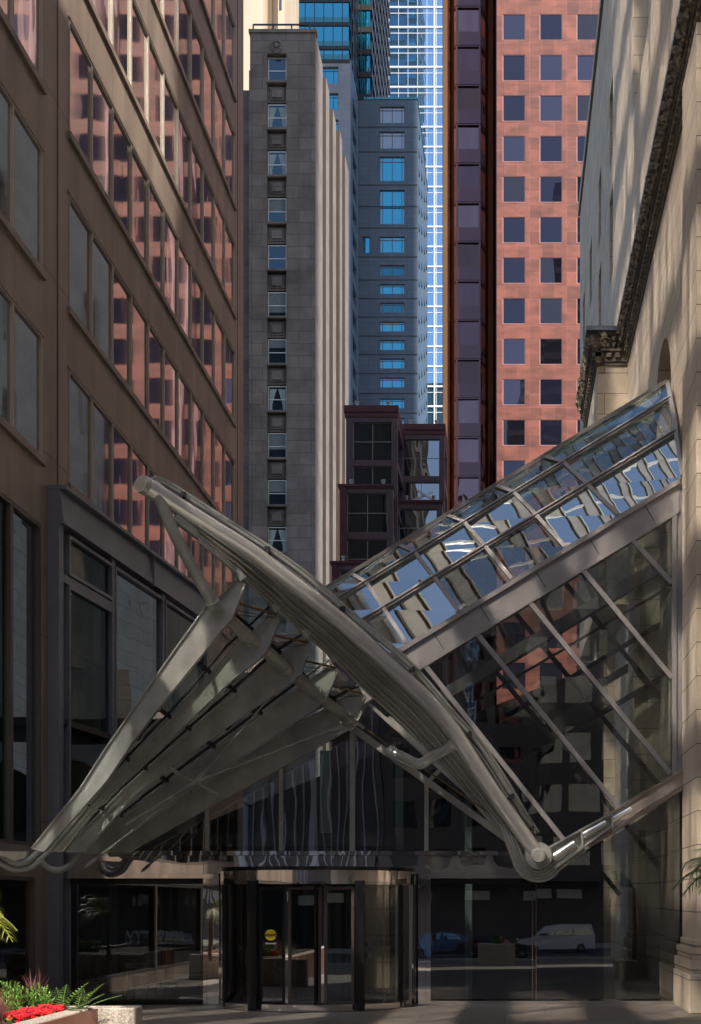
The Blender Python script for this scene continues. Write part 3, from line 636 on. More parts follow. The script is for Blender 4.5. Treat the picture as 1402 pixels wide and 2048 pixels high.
# vault: section offsets measured from the lower edge, swept along the sloping edge
B0 = P(1343, 967, YF)
def off(u, v, Y): return P(u, v, Y)-B0
D = [Vector((0, 0, 0)), off(1278, 909, 27.3), off(1227, 867, 28.2), off(1186, 856, 28.75)]
D.append(D[3]+Vector((-.05, 1.2, .08)))
yr = D[4].y
D += [Vector((d.x, 2*yr-d.y, d.z)) for d in (D[3], D[2], D[1], D[0])]
def ve(u): return 967+(1343-u)*.606
us = [1357, 1343, 1237, 1131, 1025, 919, 814, 712]
EB = [P(u, ve(u), YF) for u in us]; AXD = (EB[2]-EB[3]).normalized()
def VP_(i, r):
    p = EB[i]+D[r]
    return p+AXD*((3.56-p.x)/AXD.x) if i == 0 else p
us = [1357]+us[2:]; EB = [EB[0]]+EB[2:]
for i in range(len(us)-1):
    for r in range(len(D)-1):
        j = [random.uniform(-.022, .022) for _ in range(4)]
        nn = (D[r+1]-D[r]).cross(EB[i+1]-EB[i]).normalized()
        b = MB(); b.face([VP_(i, r)+nn*j[0], VP_(i+1, r)+nn*j[1], VP_(i+1, r+1)+nn*j[2], VP_(i, r+1)+nn*j[3]]); make('roof_pane', b, M['vault'], at)
for i in range(len(us)):
    b = MB()
    for r in range(len(D)-1): b.bar(VP_(i, r), VP_(i, r+1), .08, .10, (-.5, -.5, .7))
    make('rafter', b, M['alu'], at)
for r in range(1, len(D)-1):
    b = MB(); nn = (D[r+1]-D[r-1]).cross(EB[2]-EB[1]).normalized()
    if nn.z < 0: nn = -nn
    b.bar(VP_(0, r)+nn*.05, EB[-1]+D[r]+nn*.05, .035, .06, nn); sd = (D[r+1]-D[r-1]).normalized()*.07
    b.bar(VP_(0, r)+nn*.03+sd, EB[-1]+D[r]+nn*.03+sd, .02, .04, nn); b.bar(VP_(0, r)+nn*.03-sd, EB[-1]+D[r]+nn*.03-sd, .02, .04, nn)
    make('purlin', b, M['alu'], at)
def strip(ua, ub, o0, o1, y0, y1, mat, name, extra=0):
    b = MB(); b.prism([P(ua, ve(ua)+o0, YF), P(ub, ve(ub)+o0, YF), P(ub, ve(ub)+o1, YF), P(ua, ve(ua)+o1, YF)], (0, y1-y0, 0)); b.v = [p+AY*(y0-YF) for p in b.v]
    return make(name, b, mat, at)
strip(1357, 720, 13, 58, 26.22, 26.55, M['alu'], 'sloping_beam')
strip(1357, 720, 2, 13, 26.16, 26.5, M['alu'], 'beam_ledge'); strip(1357, 720, 58, 70, 26.19, 26.45, M['alu'], 'beam_trim')
b = MB()
for u in (1290, 1180, 1072, 960, 868): b.prism([P(u, ve(u)+14, 26.215), P(u+1.5, ve(u+1.5)+14, 26.215), P(u+1.5+27, ve(u)+57, 26.215), P(u+27, ve(u)+57, 26.215)], (0, .01, 0))
make('beam_joint', b, M['dark'], at)
strip(1340, 720, 200, 222, 35.0, 35.3, M['dark'], 'rear_beam')
b = MB(); b.bar(P(885, 1392, 29.8), P(1345, 1116, 29.8), .2, .26); make('inner_beam', b, M['alu'], at)
for u in (1300, 1200, 1100, 1000, 900):
    b = MB(); b.bar(P(u, ve(u)+60, 30.), P(u-75, ve(u)-70, 30.), .12, .1); make('inner_brace', b, M['dark'], at)
# front glazing with raking mullions
b = MB(); b.box(XU(1343, YF), XU(1352, YF), 26.2, 26.5, ZV(1552, YF), ZV(1016, YF)); b.box(XU(1352.6, YF), XU(1367, YF), 26.24, 26.5, ZV(1543, YF), ZV(972, YF)); make('end_post', b, M['alu'], at)
DL = [((1258, 1075), (1343, 1168)), ((1157, 1132), (1343, 1357)), ((1052, 1197), (1340, 1548)), ((947, 1260), (1235, 1613)), ((845, 1325), (1127, 1680))]
HL = [((860, 1455), (1343, 1170)), ((960, 1566), (1343, 1340))]
panes([(770, 1375), (1343, 1028), (1343, 1549), (1097, 1695), (1060, 1690), (733, 1399)], DL+HL, YF, M['gable'], 'front_pane', .006)
for (p, q) in DL: ubar(*p, *q, YF, 9.5, .10, M['alu'], 'raking_mullion', back=-.05)
for (p, q) in HL: ubar(*p, *q, YF, 4.5, .08, M['dark'], 'transom', back=.06)
for (p, q) in (((830, 1300), (1240, 1790)), ((905, 1240), (1343, 1760)), ((760, 1480), (1343, 1130)), ((800, 1560), (1343, 1235)), ((860, 1630), (1343, 1345)), ((1000, 1190), (1343, 1600)), ((1100, 1130), (1343, 1420))): ubar(*p, *q, 31.5, 9, .1, M['dark'], 'rear_mullion')
# inclined polished beam down to the hub
b = MB(); b.prism([P(u, v, 26.0) for u, v in ((1052, 1738), (1097, 1697), (1371, 1534), (1371, 1576), (1084, 1757), (1060, 1757))], (0, .38, 0)); make('polished_beam', b, M['brushed'], at)
b = MB(); b.bar(P(1097, 1699, 25.97), P(1371, 1536, 25.97), .04, .03); b.bar(P(1090, 1744, 25.97), P(1371, 1566, 25.97), .04, .025); make('polished_beam_trim', b, M['mirror_f'], at)
# gable
GV = [((415, 1300), (415, 1800)), ((563, 1300), (563, 1800)), ((705, 1300), (705, 1800)), ((853, 1300), (853, 1800))]
panes([(215, 1703), (705, 1453), (1047, 1703)], GV, YF, M['gable'], 'gable_pane', .006)
panes([(712, 1456), (732, 1400), (1062, 1700), (1047, 1703)], [((835, 1400), (800, 1600))], 26.45, M['gable'], 'gable_pane', .006)
for (u, v) in ((415, 1610), (563, 1533), (705, 1453), (853, 1562)): ubar(u, v, u, 1703, YF, 8 if u != 705 else 10, .12, M['steel'], 'gable_mullion')
ubar(705, 1456, 1047, 1702, YF, 13, .14, M['steel'], 'gable_rafter', back=-.03); ubar(732, 1398, 1064, 1698, 26.4, 14, .14, M['steel'], 'gable_rafter', back=-.03); ubar(700, 1462, 736, 1394, 26.35, 12, .14, M['steel'], 'gable_rafter')
ubar(860, 1560, 905, 1515, 26.45, 8, .1, M['steel'], 'gable_rafter')
# polished fascia, jambs, shop windows
def mbox(u0, u1, v0, v1, y0, y1, mat, name):
    b = MB(); b.box(XU(u0, YF), XU(u1, YF), y0, y1, ZV(v1, YF), ZV(v0, YF)); return make(name, b, mat, at)
for ua, ub in ((128, 412), (412, 443), (443, 838), (838, 862), (862, 1062)): mbox(ua+.3, ub-.3, 1712, 1748, 26.06, 26.4, M['mirror'], 'polished_fascia')
mbox(128, 1056, 1703, 1711.6, 26.03, 26.4, M['mirror_f'], 'fascia_trim'); mbox(128, 443, 1748.3, 1757, 26.04, 26.4, M['mirror_f'], 'fascia_trim'); mbox(838, 1062, 1748.3, 1757, 26.04, 26.4, M['mirror_f'], 'fascia_trim')
for ua, ub in ((412, 419), (419.4, 443), (838, 853), (853.4, 863)): mbox(ua, ub, 1757, 2007.5, 26.05, 26.4, M['mirror'], 'polished_jamb')
mbox(117, 128, 1745, 2007.5, 26.05, 26.4, M['frame_br'], 'window_frame'); mbox(128, 412, 1757, 1768, 26.2, 26.4, M['black'], 'window_frame'); mbox(128, 412, 2000, 2007.5, 26.1, 26.4, M['black'], 'window_frame')
mbox(863, 1372, 2000, 2008, 26.05, 26.4, M['mirror_f'], 'bottom_rail'); mbox(863, 1084, 1757.3, 1768, 26.2, 26.4, M['black'], 'window_frame')
mbox(1366, 1373, 1575, 2000, 26.1, 26.4, M['frame_br'], 'window_frame')
panes([(128, 1768), (412, 1768), (412, 2000), (128, 2000)], [], 26.3, M['lobby'], 'shop_pane', .002)
panes([(863, 1768), (1075, 1768), (1371, 1580), (1371, 2000), (863, 2000)], [((1072, 0), (1072, 2048))], 26.3, M['lobby'], 'shop_pane', .002)
b = MB(); b.box(XU(1064, YF), XU(1066, YF), 26.3, 26.5, 0, ZV(1768, YF)); b.box(XU(1071.4, YF), XU(1073, YF), 26.27, 26.3, 0, ZV(1768, YF)); make('glass_fin', b, M['frame_br'], at)
# left glass wall of the hall with its sloping coping
A0, A1 = Vector((-8.72, 25.72, 0)), Vector((-7.94, 35.2, 0)); la = (A1-A0); LL = la.length; la.normalize(); ln = Vector((la.y, -la.x, 0))
ZC = 9.55
for s0, s1, z0, z1, nm in ((.45, 2.75, 8.55, 9.35, 'vent'), (.45, 2.75, 0.2, 8.35, 'side'), (2.9, 5.95, .2, 9.35, 'side'), (6.1, 9.4, .2, 9.35, 'side')):
    window(at, A0, la, AZv, ln, (s0, s1, z0, z1), .1, M['bluealu'], M['hall'], .07, .12, jit=.01, name='side_window')
b = MB(); b.obox(A0+ln*.0, la*LL, -ln*.5, AZv*.0+AZv*.01); 
for s in (.0, 2.72, 5.93, 9.35): b.obox(A0+la*s+AZv*.0, la*.2, -ln*.25, AZv*9.45)
b.obox(A0+la*.2+AZv*8.36, la*2.6, -ln*.2, AZv*.16); make('side_post', b, M['bluealu'], at)
b = MB(); b.prism([A0+ln*.1+AZv*9.45, A0-ln*.4+AZv*9.45, A0-ln*.4+AZv*10.12, A0+ln*.02+AZv*10.12], la*LL); make('side_coping', b, M['bluealu'], at)
b = MB(); b.prism([A0+ln*.14+AZv*10.13, A0-ln*.5+AZv*10.13, A0-ln*.5+AZv*10.2, A0+ln*.14+AZv*10.2], la*LL); b.obox(A0+la*5.0+ln*.13+AZv*9.4, la*.03, -ln*.1, AZv*.8); make('coping_trim', b, M['bluealu'], at)
b = MB()
for i in range(15): s = .6+i*.6; o_ = A0+la*s-ln*(.75+(.06 if i % 2 else 0)); b.obox(o_, la*.26, -ln*.06, AZv*7.6)
make('curtain', b, M['curtain'], at)
b = MB(); b.obox(A0+la*.1-ln*1.2, la*9.2, -ln*.1, AZv*9.2); b.obox(A0+la*.2-ln*.02+AZv*5.55, la*9.1, -ln*1.1, AZv*.12); make('partition', b, M['inner'], at)
# inside
b = MB(); b.box(-8.6, 3.68, 26.42, 36., -.02, .006); make('floor', b, M['floor_in'], at)
b = MB(); b.prism([(-8.2, 36, 0), (2.7, 36, 0), (2.7, 36, 8.6), (-8.2, 36, 4.2)], (0, .3, 0)); b.box(-8.4, -2.6, 29.8, 36, 3.3, 3.6); b.box(-8.4, 1.2, 32.5, 36, 6.4, 6.6); make('inner_wall', b, M['inner'], at)
b = MB()
for u, ww_ in ((790, 16), (640, 22), (930, 14)): x = XU(u, 31.); b.box(x, x+ww_*31/FOC, 31., 31.3, 0, 5.6)
make('inner_column', b, M['curtain'], at)
b = MB()
for k in range(5): b.box(-7.9+k*1.35, -7.2+k*1.35, 35.9, 36, .4, 3.2)
for k in range(7): b.box(-1.6+k*.42, -1.3+k*.42, 35.9, 36, 3.9, 6.0)
make('inner_panel', b, M['backwall'], at)

# ================================================================== revolving door
dx, RD = XU(638, YF), 1.93; rd = thing('revolving_door', 'revolving entrance door in a polished steel drum with black front posts', 'door', (dx, YF, 0))
def arcp(a, r=RD): return Vector((dx+r*math.cos(R(a)), YF+r*math.sin(R(a)), 0))
def arcwall(a0, a1, z0, z1, r0, r1, n=16):
    b = MB()
    for k in range(n):
        a, c = a0+(a1-a0)*k/n, a0+(a1-a0)*(k+1)/n; p, q, s, t = arcp(a, r0), arcp(c, r0), arcp(c, r1), arcp(a, r1)
        b.face([p+AZv*z0, q+AZv*z0, q+AZv*z1, p+AZv*z1])
        if r1 != r0: b.face([t+AZv*z0, s+AZv*z0, s+AZv*z1, t+AZv*z1]); b.face([p+AZv*z0, q+AZv*z0, s+AZv*z0, t+AZv*z0]); b.face([p+AZv*z1, q+AZv*z1, s+AZv*z1, t+AZv*z1])
    return b
make('drum_canopy', arcwall(180, 360, 2.38, 2.64, RD, RD-.12, 40), M['mirror_f'], rd, smooth=True); make('drum_canopy_rim', arcwall(180, 360, 2.64, 2.71, RD+.02, RD-.14, 40), M['black'], rd, smooth=True)
b = MB(); b.prism([arcp(180+180*k/30, RD-.1)+AZv*2.37 for k in range(31)], (0, 0, .03)); make('ceiling_disc', b, M['black'], rd)
b = MB(); b.prism([arcp(180+180*k/30, RD+.08)+AZv*.003 for k in range(31)], (0, 0, .012)); make('floor_disc', b, M['frame_br'], rd)
for a0, a1 in ((180, 239), (301, 360)):
    o = make('drum_glass', arcwall(a0, a1, .02, 2.38, RD-.03, RD-.03, 14), M['doorglass'], rd, smooth=True)
    make('bottom_rail', arcwall(a0, a1, .015, .12, RD, RD-.06, 14), M['mirror_f'], rd, smooth=True)
for a in (238.5, 301.5):
    b = MB(); p = arcp(a, RD+.0); b.box(p.x-.085, p.x+.085, p.y-.09, p.y+.12, .015, 2.45); make('front_post', b, M['black'], rd, bevel=.012)
for a in (183, 357, 207, 333):
    b = MB(); p = arcp(a, RD-.02); b.box(p.x-.035, p.x+.035, p.y-.035, p.y+.035, .015, 2.38); make('side_post', b, M['mirror_f' if a in (183, 357) else 'black'], rd)
yl = 24.72
def leaf(u0, u1, Y, m_='frame_br', name='door_leaf'):
    h = (0, XU(u1, Y)-XU(u0, Y), .12, 2.33); f = MB(); frame(f, (XU(u0, Y), Y, 0), AX, AZv, -AY, h, .0, .055, .06); fo = make(name, f, M[m_], rd)
    g_ = MB(); pane(g_, (XU(u0, Y), Y, 0), AX, AZv, -AY, h, -.02, .004); make('pane', g_, M['doorglass'], fo); return fo
l1 = leaf(519, 571, yl, 'black'); leaf(577, 643, yl); leaf(649, 709, yl)
b = MB(); b.box(XU(571, yl), XU(577, yl), yl-.04, yl+.06, .02, 2.36); b.box(XU(643, yl), XU(649, yl), yl-.04, yl+.06, .02, 2.36); make('bright_post', b, M['mirror_f'], rd)
make('bottom_rail', arcwall(241, 299, .015, .13, RD-.05, RD-.1, 14), M['mirror_f'], rd, smooth=True)
b = MB(); b.box(dx-.05, dx+.05, YF-.05, YF+.05, 0, 2.38); make('centre_shaft', b, M['black'], rd)
for a in (35, 155, 275):
    v_ = Vector((math.cos(R(a)), math.sin(R(a)), 0)); nn = Vector((-v_.y, v_.x, 0)); h = (.06, 1.75, .03, 2.34); f = MB(); frame(f, (dx, YF, 0), v_, AZv, nn, h, 0, .06, .05); fo = make('revolving_wing', f, M['black'], rd); g_ = MB(); pane(g_, (dx, YF, 0), v_, AZv, nn, h, -.02); make('pane', g_, M['doorglass'], fo)
b = MB(); p = arcp(305.5, RD+.03); b.box(p.x-.03, p.x+.07, p.y-.06, p.y, 1.0, 1.1); b.box(p.x-.03, p.x+.05, p.y-.06, p.y, 1.2, 1.28); make('push_button', b, M['dark'], rd)
def text(body, loc, size, mat, parent, rx=90, rz=0):
    c = bpy.data.curves.new('lettering', 'FONT'); c.body = body; c.size = size; c.align_x = 'CENTER'; c.align_y = 'CENTER'; c.extrude = .001; c.materials.append(mat)
    o = bpy.data.objects.new('lettering', c); C.objects.link(o); me = bpy.data.meshes.new_from_object(o.evaluated_get(bpy.context.evaluated_depsgraph_get())); bpy.data.objects.remove(o); o = bpy.data.objects.new('lettering', me); C.objects.link(o); o.parent = parent; o.location = Vector(loc)-ROOT[parent]; o.rotation_euler = (R(rx), 0, R(rz)); return o
def disc(c, r, n, mat, name, parent):
    b = MB(); n = Vector(n); a = n.cross(AZv).normalized(); b.prism([Vector(c)+a*r*math.cos(t)+AZv*r*math.sin(t) for t in [math.tau*k/28 for k in range(28)]], n*.003); return make(name, b, mat, parent)
yc = yl-.075; cc = P(541, 1870, yc); yk = disc(cc, .105, (0, -1, 0), M['yellow'], 'caution_sticker', rd)
b = MB(); b.box(cc.x-.1, cc.x+.1, yc-.0045, yc-.003, cc.z-.028, cc.z+.022); make('black_band', b, M['black'], yk)
text('AUTOMATIC', cc+Vector((0, -.006, .045)), .03, M['black'], yk); text('CAUTION', cc+Vector((0, -.007, -.003)), .042, M['yellow'], yk); text('DOOR', cc+Vector((0, -.006, -.05)), .03, M['black'], yk)
b = MB(); q = P(541, 1887, yc); b.prism([q+Vector((x, 0, z)) for x, z in ((-.1, 0), (-.07, .025), (-.07, .012), (.07, .012), (.07, .025), (.1, 0), (.07, -.025), (.07, -.012), (-.07, -.012), (-.07, -.025))], (0, -.002, 0)); make('arrow_sticker', b, M['whitevin'], rd)
for u, a in ((481, 222), (748, 322)):
    p = arcp(a, RD+.0); p.z = 1.18; p.x = XU(u, p.y); nn = Vector((math.cos(R(a)), math.sin(R(a)), 0)); bl = disc(p, .078, nn, M['bluevin'], 'walkers_sticker', rd); s = nn.cross(AZv).normalized(); b = MB()
    if s.x < 0: s = -s
    for dx_, hh in ((-.025, .1), (.03, .075)):
        c0 = p+nn*.004+s*dx_; b.obox(c0-s*.012-AZv*.055, s*.024, nn*.002, AZv*hh*.75); b.blob(c0+AZv*(hh*.75-.055+.016), .013, .013, .015); b.obox(c0-s*.022-AZv*(.055-hh*.4), s*.044, nn*.002, AZv*.012)
    make('figure', b, M['whitevin'], bl)

# more of the door: slim posts and pale screens seen through the glass
for u, y_, w_, m_ in ((455, 25.6, .05, 'alu'), (486, 25.9, .07, 'curtain'), (555, 26.9, .12, 'curtain'), (606, 27.4, .22, 'curtain'), (672, 27.4, .1, 'alu'), (690, 26.9, .18, 'curtain'), (765, 26.2, .05, 'frame_lt'), (800, 26.0, .06, 'frame_lt'), (818, 25.6, .05, 'alu')):
    b = MB(); x = XU(u, y_); b.box(x, x+w_, y_, y_+.05, .02, 2.37); make('screen_post', b, M[m_], rd)
# ================================================================== canopy: fan of steel beams hung from a curved tube
cn = thing('entrance_canopy', 'steel and glass canopy fanning out from a curved silver tube above the entrance', 'canopy', P(85, 1700, 24))
def cr(pts, n=8):
    """smooth a list of (u,v,Y) photo-plane points with their distance"""
    out = []; p = [Vector(q) for q in pts]; m = len(p)
    for i in range(m-1):
        a, b_, c, d = p[max(i-1, 0)], p[i], p[i+1], p[min(i+2, m-1)]
        for k in range(n):
            t = k/n; out.append(.5*((2*b_)+(c-a)*t+(2*a-5*b_+4*c-d)*t*t+(3*b_-a-3*c+d)*t**3))
    out.append(p[-1]); return out
def resamp(pts, n):
    L = [0.]
    for i in range(1, len(pts)): L.append(L[-1]+(pts[i]-pts[i-1]).length)
    out = []; j = 0
    for k in range(n):
        t = L[-1]*k/(n-1)
        while j < len(L)-2 and L[j+1] < t: j += 1
        f = (t-L[j])/max(L[j+1]-L[j], 1e-9); out.append(pts[j].lerp(pts[j+1], f))
    return out
def W(pts): return [P(p[0], p[1], p[2]) for p in pts]
tp = [(294, 974), (345, 1006), (420, 1053), (500, 1103), (560, 1148), (617, 1192), (690, 1250), (760, 1312), (805, 1352), (860, 1407), (902, 1455), (940, 1513), (975, 1568), (1010, 1618), (1042, 1662), (1076, 1710)]
ln_ = [0.]
for i in range(1, len(tp)): ln_.append(ln_[-1]+math.dist(tp[i], tp[i-1]))
tp3 = [(u, v, 21.8+(25.55-21.8)*l/ln_[-1]) for (u, v), l in zip(tp, ln_)]
TC = resamp(W(cr(tp3)), 70); TR = .148
b = MB(); b.tube(TC, TR, 24); make('edge_tube', b, M['tube'], cn, smooth=True)
d0 = (TC[0]-TC[1]).normalized(); dv = (d0*.55+Vector((-.25, -.8, .02))).normalized()
b = MB(); b.tube([TC[0]+dv*.02, TC[0]+dv*.14], TR*1.02, 24); ec = make('tube_end', b, M['tube'], cn, smooth=True); b = MB(); b.tube([TC[0]+dv*.13, TC[0]+dv*.146], TR*.86, 24); make('end_plate', b, M['steel'], ec, smooth=True)
rails = [(303, 957), (338, 973), (411, 1020), (505, 1080), (600, 1145), (703, 1234), (803, 1318), (845, 1362), (903, 1430), (960, 1494), (1010, 1570), (1048, 1634), (1070, 1668)]
def rail(o_u, o_v, dy): return resamp(W(cr([(u+o_u, v+o_v, 21.95+(25.7-21.95)*i/(len(rails)-1)+dy) for i, (u, v) in enumerate(rails)])), 60)
R1_, R2_, R3_ = rail(0, 0, 0), rail(-5, 7, .0), rail(6, -4, .25)
for rr_, r_, mt in ((R1_, .035, 'louvre'), (R2_, .02, 'alu'), (R3_, .035, 'louvre')):
    b = MB(); b.tube(rr_, r_, 4); make('glazing_rail', b, M[mt], cn)
TT = resamp([p+Vector((.05, .08, .13)) for p in TC[1:66]], 60)
b = MB(); b.ribbon(R2_, TT); make('edge_glass', b, M['green_edge'], cn); b = MB(); b.ribbon(R1_, R3_); make('edge_glass', b, M['green_edge'], cn)
b = MB(); b.bar(R1_[0], R1_[0]+Vector((-.05, -.1, -.12)), .05, .05); b.prism([P(302, 958, 21.9), P(318, 963, 21.9), P(345, 992, 21.9), P(338, 996, 21.9)], (0, .05, 0)); make('rail_end', b, M['tube'], cn)
for k in (4, 14, 24, 34, 44, 53, 58):
    b = MB(); p = R1_[k]; q = min(TC, key=lambda z: (z-p).length); b.bar(p, q, .04, .06); b.box(p.x-.05, p.x+.05, p.y-.05, p.y+.03, p.z-.05, p.z+.05); make('rail_bracket', b, M['dark'], cn)
low = [(398, 1080, 22.1), (478, 1148, 22.6), (557, 1217, 23.4), (614, 1268, 24.2), (671, 1319, 25.), (731, 1378, 25.8), (800, 1442, 26.), (860, 1503, 26.05), (920, 1570, 26.1), (985, 1646, 26.1), (1038, 1706, 26.05)]
LO = resamp(W(cr(low)), 60); TU = resamp(TC[7:68], 60)
fr_ = [0, .3, .52, .72, .87, 1.]
cv = [[TU[i].lerp(LO[i], f) for i in range(60)] for f in fr_]
for k in range(5):
    dn = Vector((0, -.06, -.02)); b = MB(); b.ribbon([p-dn*.2 for p in cv[k]], [p+dn*.5 for p in cv[k+1]]); make('soffit_sheet', b, M['louvre'], cn)
    b = MB(); b.tube([p+dn for p in cv[k+1]], .017 if k < 4 else .03, 6); make('soffit_rail', b, M['steel'], cn)
b = MB(); b.tube([p+Vector((0, -.03, .0)) for p in cv[1]], .014, 6); b.tube([p+Vector((0, -.055, .045)) for p in cv[3]], .012, 6); make('drip_edge', b, M['rust'], cn)
# fan beams: (outline in the plane of each beam, Y)
BE = [
 ([(64, 1696), (160, 1578), (210, 1499), (314, 1350), (410, 1216), (442, 1192), (478, 1157), (490, 1170), (464, 1236), (442, 1261), (314, 1419), (264, 1485), (214, 1560), (88, 1703)], 7, 22.6),
 ([(100, 1702), (220, 1560), (363, 1416), (471, 1291), (507, 1262), (549, 1222), (560, 1236), (535, 1298), (521, 1315), (464, 1359), (382, 1438), (300, 1516), (200, 1607), (126, 1703)], 6, 23.4),
 ([(124, 1703), (245, 1582), (382, 1461), (499, 1363), (560, 1309), (612, 1278), (622, 1291), (600, 1347), (582, 1365), (499, 1421), (428, 1470), (278, 1583), (165, 1703)], 6, 24.2),
 ([(154, 1705), (278, 1608), (400, 1518), (500, 1448), (590, 1381), (664, 1329), (677, 1341), (652, 1397), (635, 1413), (549, 1471), (400, 1565), (342, 1611), (200, 1705)], 6, 25.0),
 ([(190, 1703), (342, 1612), (400, 1572), (560, 1466), (660, 1412), (722, 1380), (731, 1393), (703, 1455), (565, 1533), (400, 1624), (258, 1703)], 6, 25.8)]
tops = []
for pts, ni, Y in BE:
    t_ = .06; b = MB(); b.prism([P(u, v, Y) for u, v in pts], (0, t_, 0)); bo = make('fan_beam', b, M['steel'], cn)
    fl = MB(); n = len(pts)
    for i in range(n):
        p, q = P(*pts[i], Y)+AY*t_/2, P(*pts[(i+1) % n], Y)+AY*t_/2
        d = (q-p).normalized(); e = d*.004
        fl.bar(p-e, q+e, .12, .022, (d.z, 0, -d.x))
    make('flange', fl, M['steel'], bo)
    tops.append(resamp([P(u, v-2, Y) for u, v in pts[:ni]], 12))
for k in range(4):
    up = Vector((0, 0, .012))
    b = MB(); b.ribbon([p+up+AY*.15 for p in tops[k]], [p+up for p in tops[k+1]]); make('roof_glass', b, M['green_edge'], cn)
    for f_ in (.12, .88):
        b = MB(); b.tube([tops[k][i].lerp(tops[k+1][i], f_)+up*.8 for i in range(12)], .022, 4); make('glazing_bar', b, M['dark'], cn)
    for i in (2, 4, 6, 8, 10):
        b = MB(); b.bar(tops[k][i]+AY*.1, tops[k+1][i], .05, .07); make('purlin_bracket', b, M['dark'], cn)
# glass between the heads and the soffit, spreaders, torsion tube, struts
for k in range(4):
    p0, p1 = BE[k][0], BE[k+1][0]; a_, c_ = P(*p0[BE[k][1]], BE[k][2]+.1), P(*p1[BE[k+1][1]], BE[k+1][2])
    kk = P(p0[BE[k][1]+1][0], p0[BE[k][1]+1][1], BE[k][2]+.1); b = 0
    b = MB(); m0 = a_.lerp(kk, .55); m1 = P(p1[BE[k+1][1]][0]-6, p1[BE[k+1][1]][1]-6, BE[k+1][2]); b.tube([m0, m1], .022, 8); make('spreader_rod', b, M['rust'], cn)
    b = MB(); b.tube([a_.lerp(kk, .9), c_.lerp(kk, .25)], .006, 6); b.tube([a_.lerp(kk, .75), c_.lerp(kk, .12)], .006, 6); make('stay_wire', b, M['dark'], cn)
b = MB(); b.face([P(402, 1080, 22.2), P(476, 1156, 22.55), P(430, 1205, 22.5), P(384, 1085, 22.2)]); make('head_glass', b, M['green_edge'], cn)
T0, T1 = P(437, 1223, 22.62), P(645, 1398, 25.1); b = MB(); b.tube([T0, T1], .118, 20); b.tube([P(645, 1398, 25.1), P(700, 1440, 25.8)], .10, 16); make('torsion_tube', b, M['steel'], cn, smooth=True)
for k in range(1, 5):
    q = T0.lerp(T1, (BE[k][2]-22.6)/2.5); b = MB(); d_ = (T1-T0).normalized(); b.tube([q-d_*.12, q-d_*.05], .14, 20); make('tube_collar', b, M['steel'], cn, smooth=True)
b = MB(); b.tube([P(316, 990, 21.85), P(352, 1075, 22.0), P(428, 1212, 22.45)], .10, 18); st_ = make('strut', b, M['steel'], cn, smooth=True); b = MB(); b.tube([P(424, 1203, 22.4), P(429, 1214, 22.47)], .13, 18); make('strut_collar', b, M['steel'], st_, smooth=True)
b = MB(); b.tube([P(350, 1036, 22.0), P(409, 1080, 22.3)], .078, 16); make('strut', b, M['steel'], cn, smooth=True)
for i_, (u0, v0, u1, v1, Y) in enumerate(((445, 1105, 486, 1160, 22.5), (520, 1175, 556, 1222, 23.2), (580, 1228, 616, 1272, 24.), (640, 1280, 673, 1322, 24.8))):
    b = MB(); b.tube([P(u0, v0, Y), P(u1, v1, Y+.1)], .075, 14); make('head_strut', b, M['steel'], cn, smooth=True)
b = MB(); b.tube(W(cr([(782, 1504, 25.7), (805, 1514, 25.6), (838, 1528, 25.4), (868, 1512, 25.2), (912, 1487, 24.8)], 6)), .105, 18); bp_ = make('bent_pipe', b, M['tube'], cn, smooth=True)
b = MB(); b.tube([P(905, 1491, 24.85), P(915, 1485, 24.78)], .13, 18); make('pipe_collar', b, M['tube'], bp_, smooth=True); b = MB(); b.tube([P(779, 1501, 25.72), P(787, 1507, 25.68)], .125, 18); make('pipe_collar', b, M['tube'], bp_, smooth=True)
for a_ in (((684, 1452, 25.5), (392, 1563, 24.4)), ((392, 1563, 24.4), (548, 1385, 24.9)), ((392, 1563, 24.4), (250, 1650, 23.8)), ((338, 1536, 24.0), (436, 1590, 24.7)), ((392, 1563, 24.4), (170, 1735, 24.2)), ((705, 1440, 25.6), (1040, 1668, 25.9)), ((640, 1395, 25.), (700, 1440, 25.6))):
    b = MB(); p, q = P(*a_[0]), P(*a_[1]); b.tube([p, q], .017, 8); ro = make('tie_rod', b, M['steel' if a_[0][0] != 705 else 'rust'], cn, smooth=True); b = MB(); b.tube([p.lerp(q, .0), p.lerp(q, min(1, .2/(q-p).length+.02))], .04, 10); make('turnbuckle', b, M['steel'], ro, smooth=True); b = MB(); b.tube([q.lerp(p, .02), q.lerp(p, min(1, .25/(q-p).length))], .034, 10); make('turnbuckle', b, M['steel'], ro, smooth=True)
# hub and nested shoes at the low right end
hc = P(1077, 1712, 25.5); b = MB(); b.lathe([(.0, -.2), (.125, -.2), (.14, -.17), (.14, -.06), (.26, -.06), (.27, 0), (.27, .25), (.0, .25)], hc, 32, 1); make('hub', b, M['steel'], cn, smooth=True)
for r_ in (.30, .36, .42, .48):
    a0, a1 = 208, 335; pts = [hc+Vector((-.45*r_/.3-.02, .1, r_*1.3))]+[hc+Vector((r_*math.cos(R(t)), .1+r_*.2, r_*math.sin(R(t)))) for t in range(a0, a1+1, 10)]+[hc+Vector((r_*math.cos(R(a1))+.5, .1+r_*.2, r_*math.sin(R(a1))+.33))]
    b = MB(); b.tube(pts, .035, 6); make('shoe_rail', b, M['steel'], cn, smooth=True)
b = MB(); b.prism([P(u, v, 25.7) for u, v in ((1090, 1700), (1160, 1660), (1218, 1630), (1223, 1646), (1165, 1690), (1104, 1736))], (0, .1, 0)); am = make('arm_plate', b, M['steel'], cn)
b = MB(); b.bar(P(1094, 1697, 25.66), P(1222, 1627, 25.66), .22, .035); b.bar(P(1106, 1738, 25.66), P(1224, 1651, 25.66), .22, .035); 
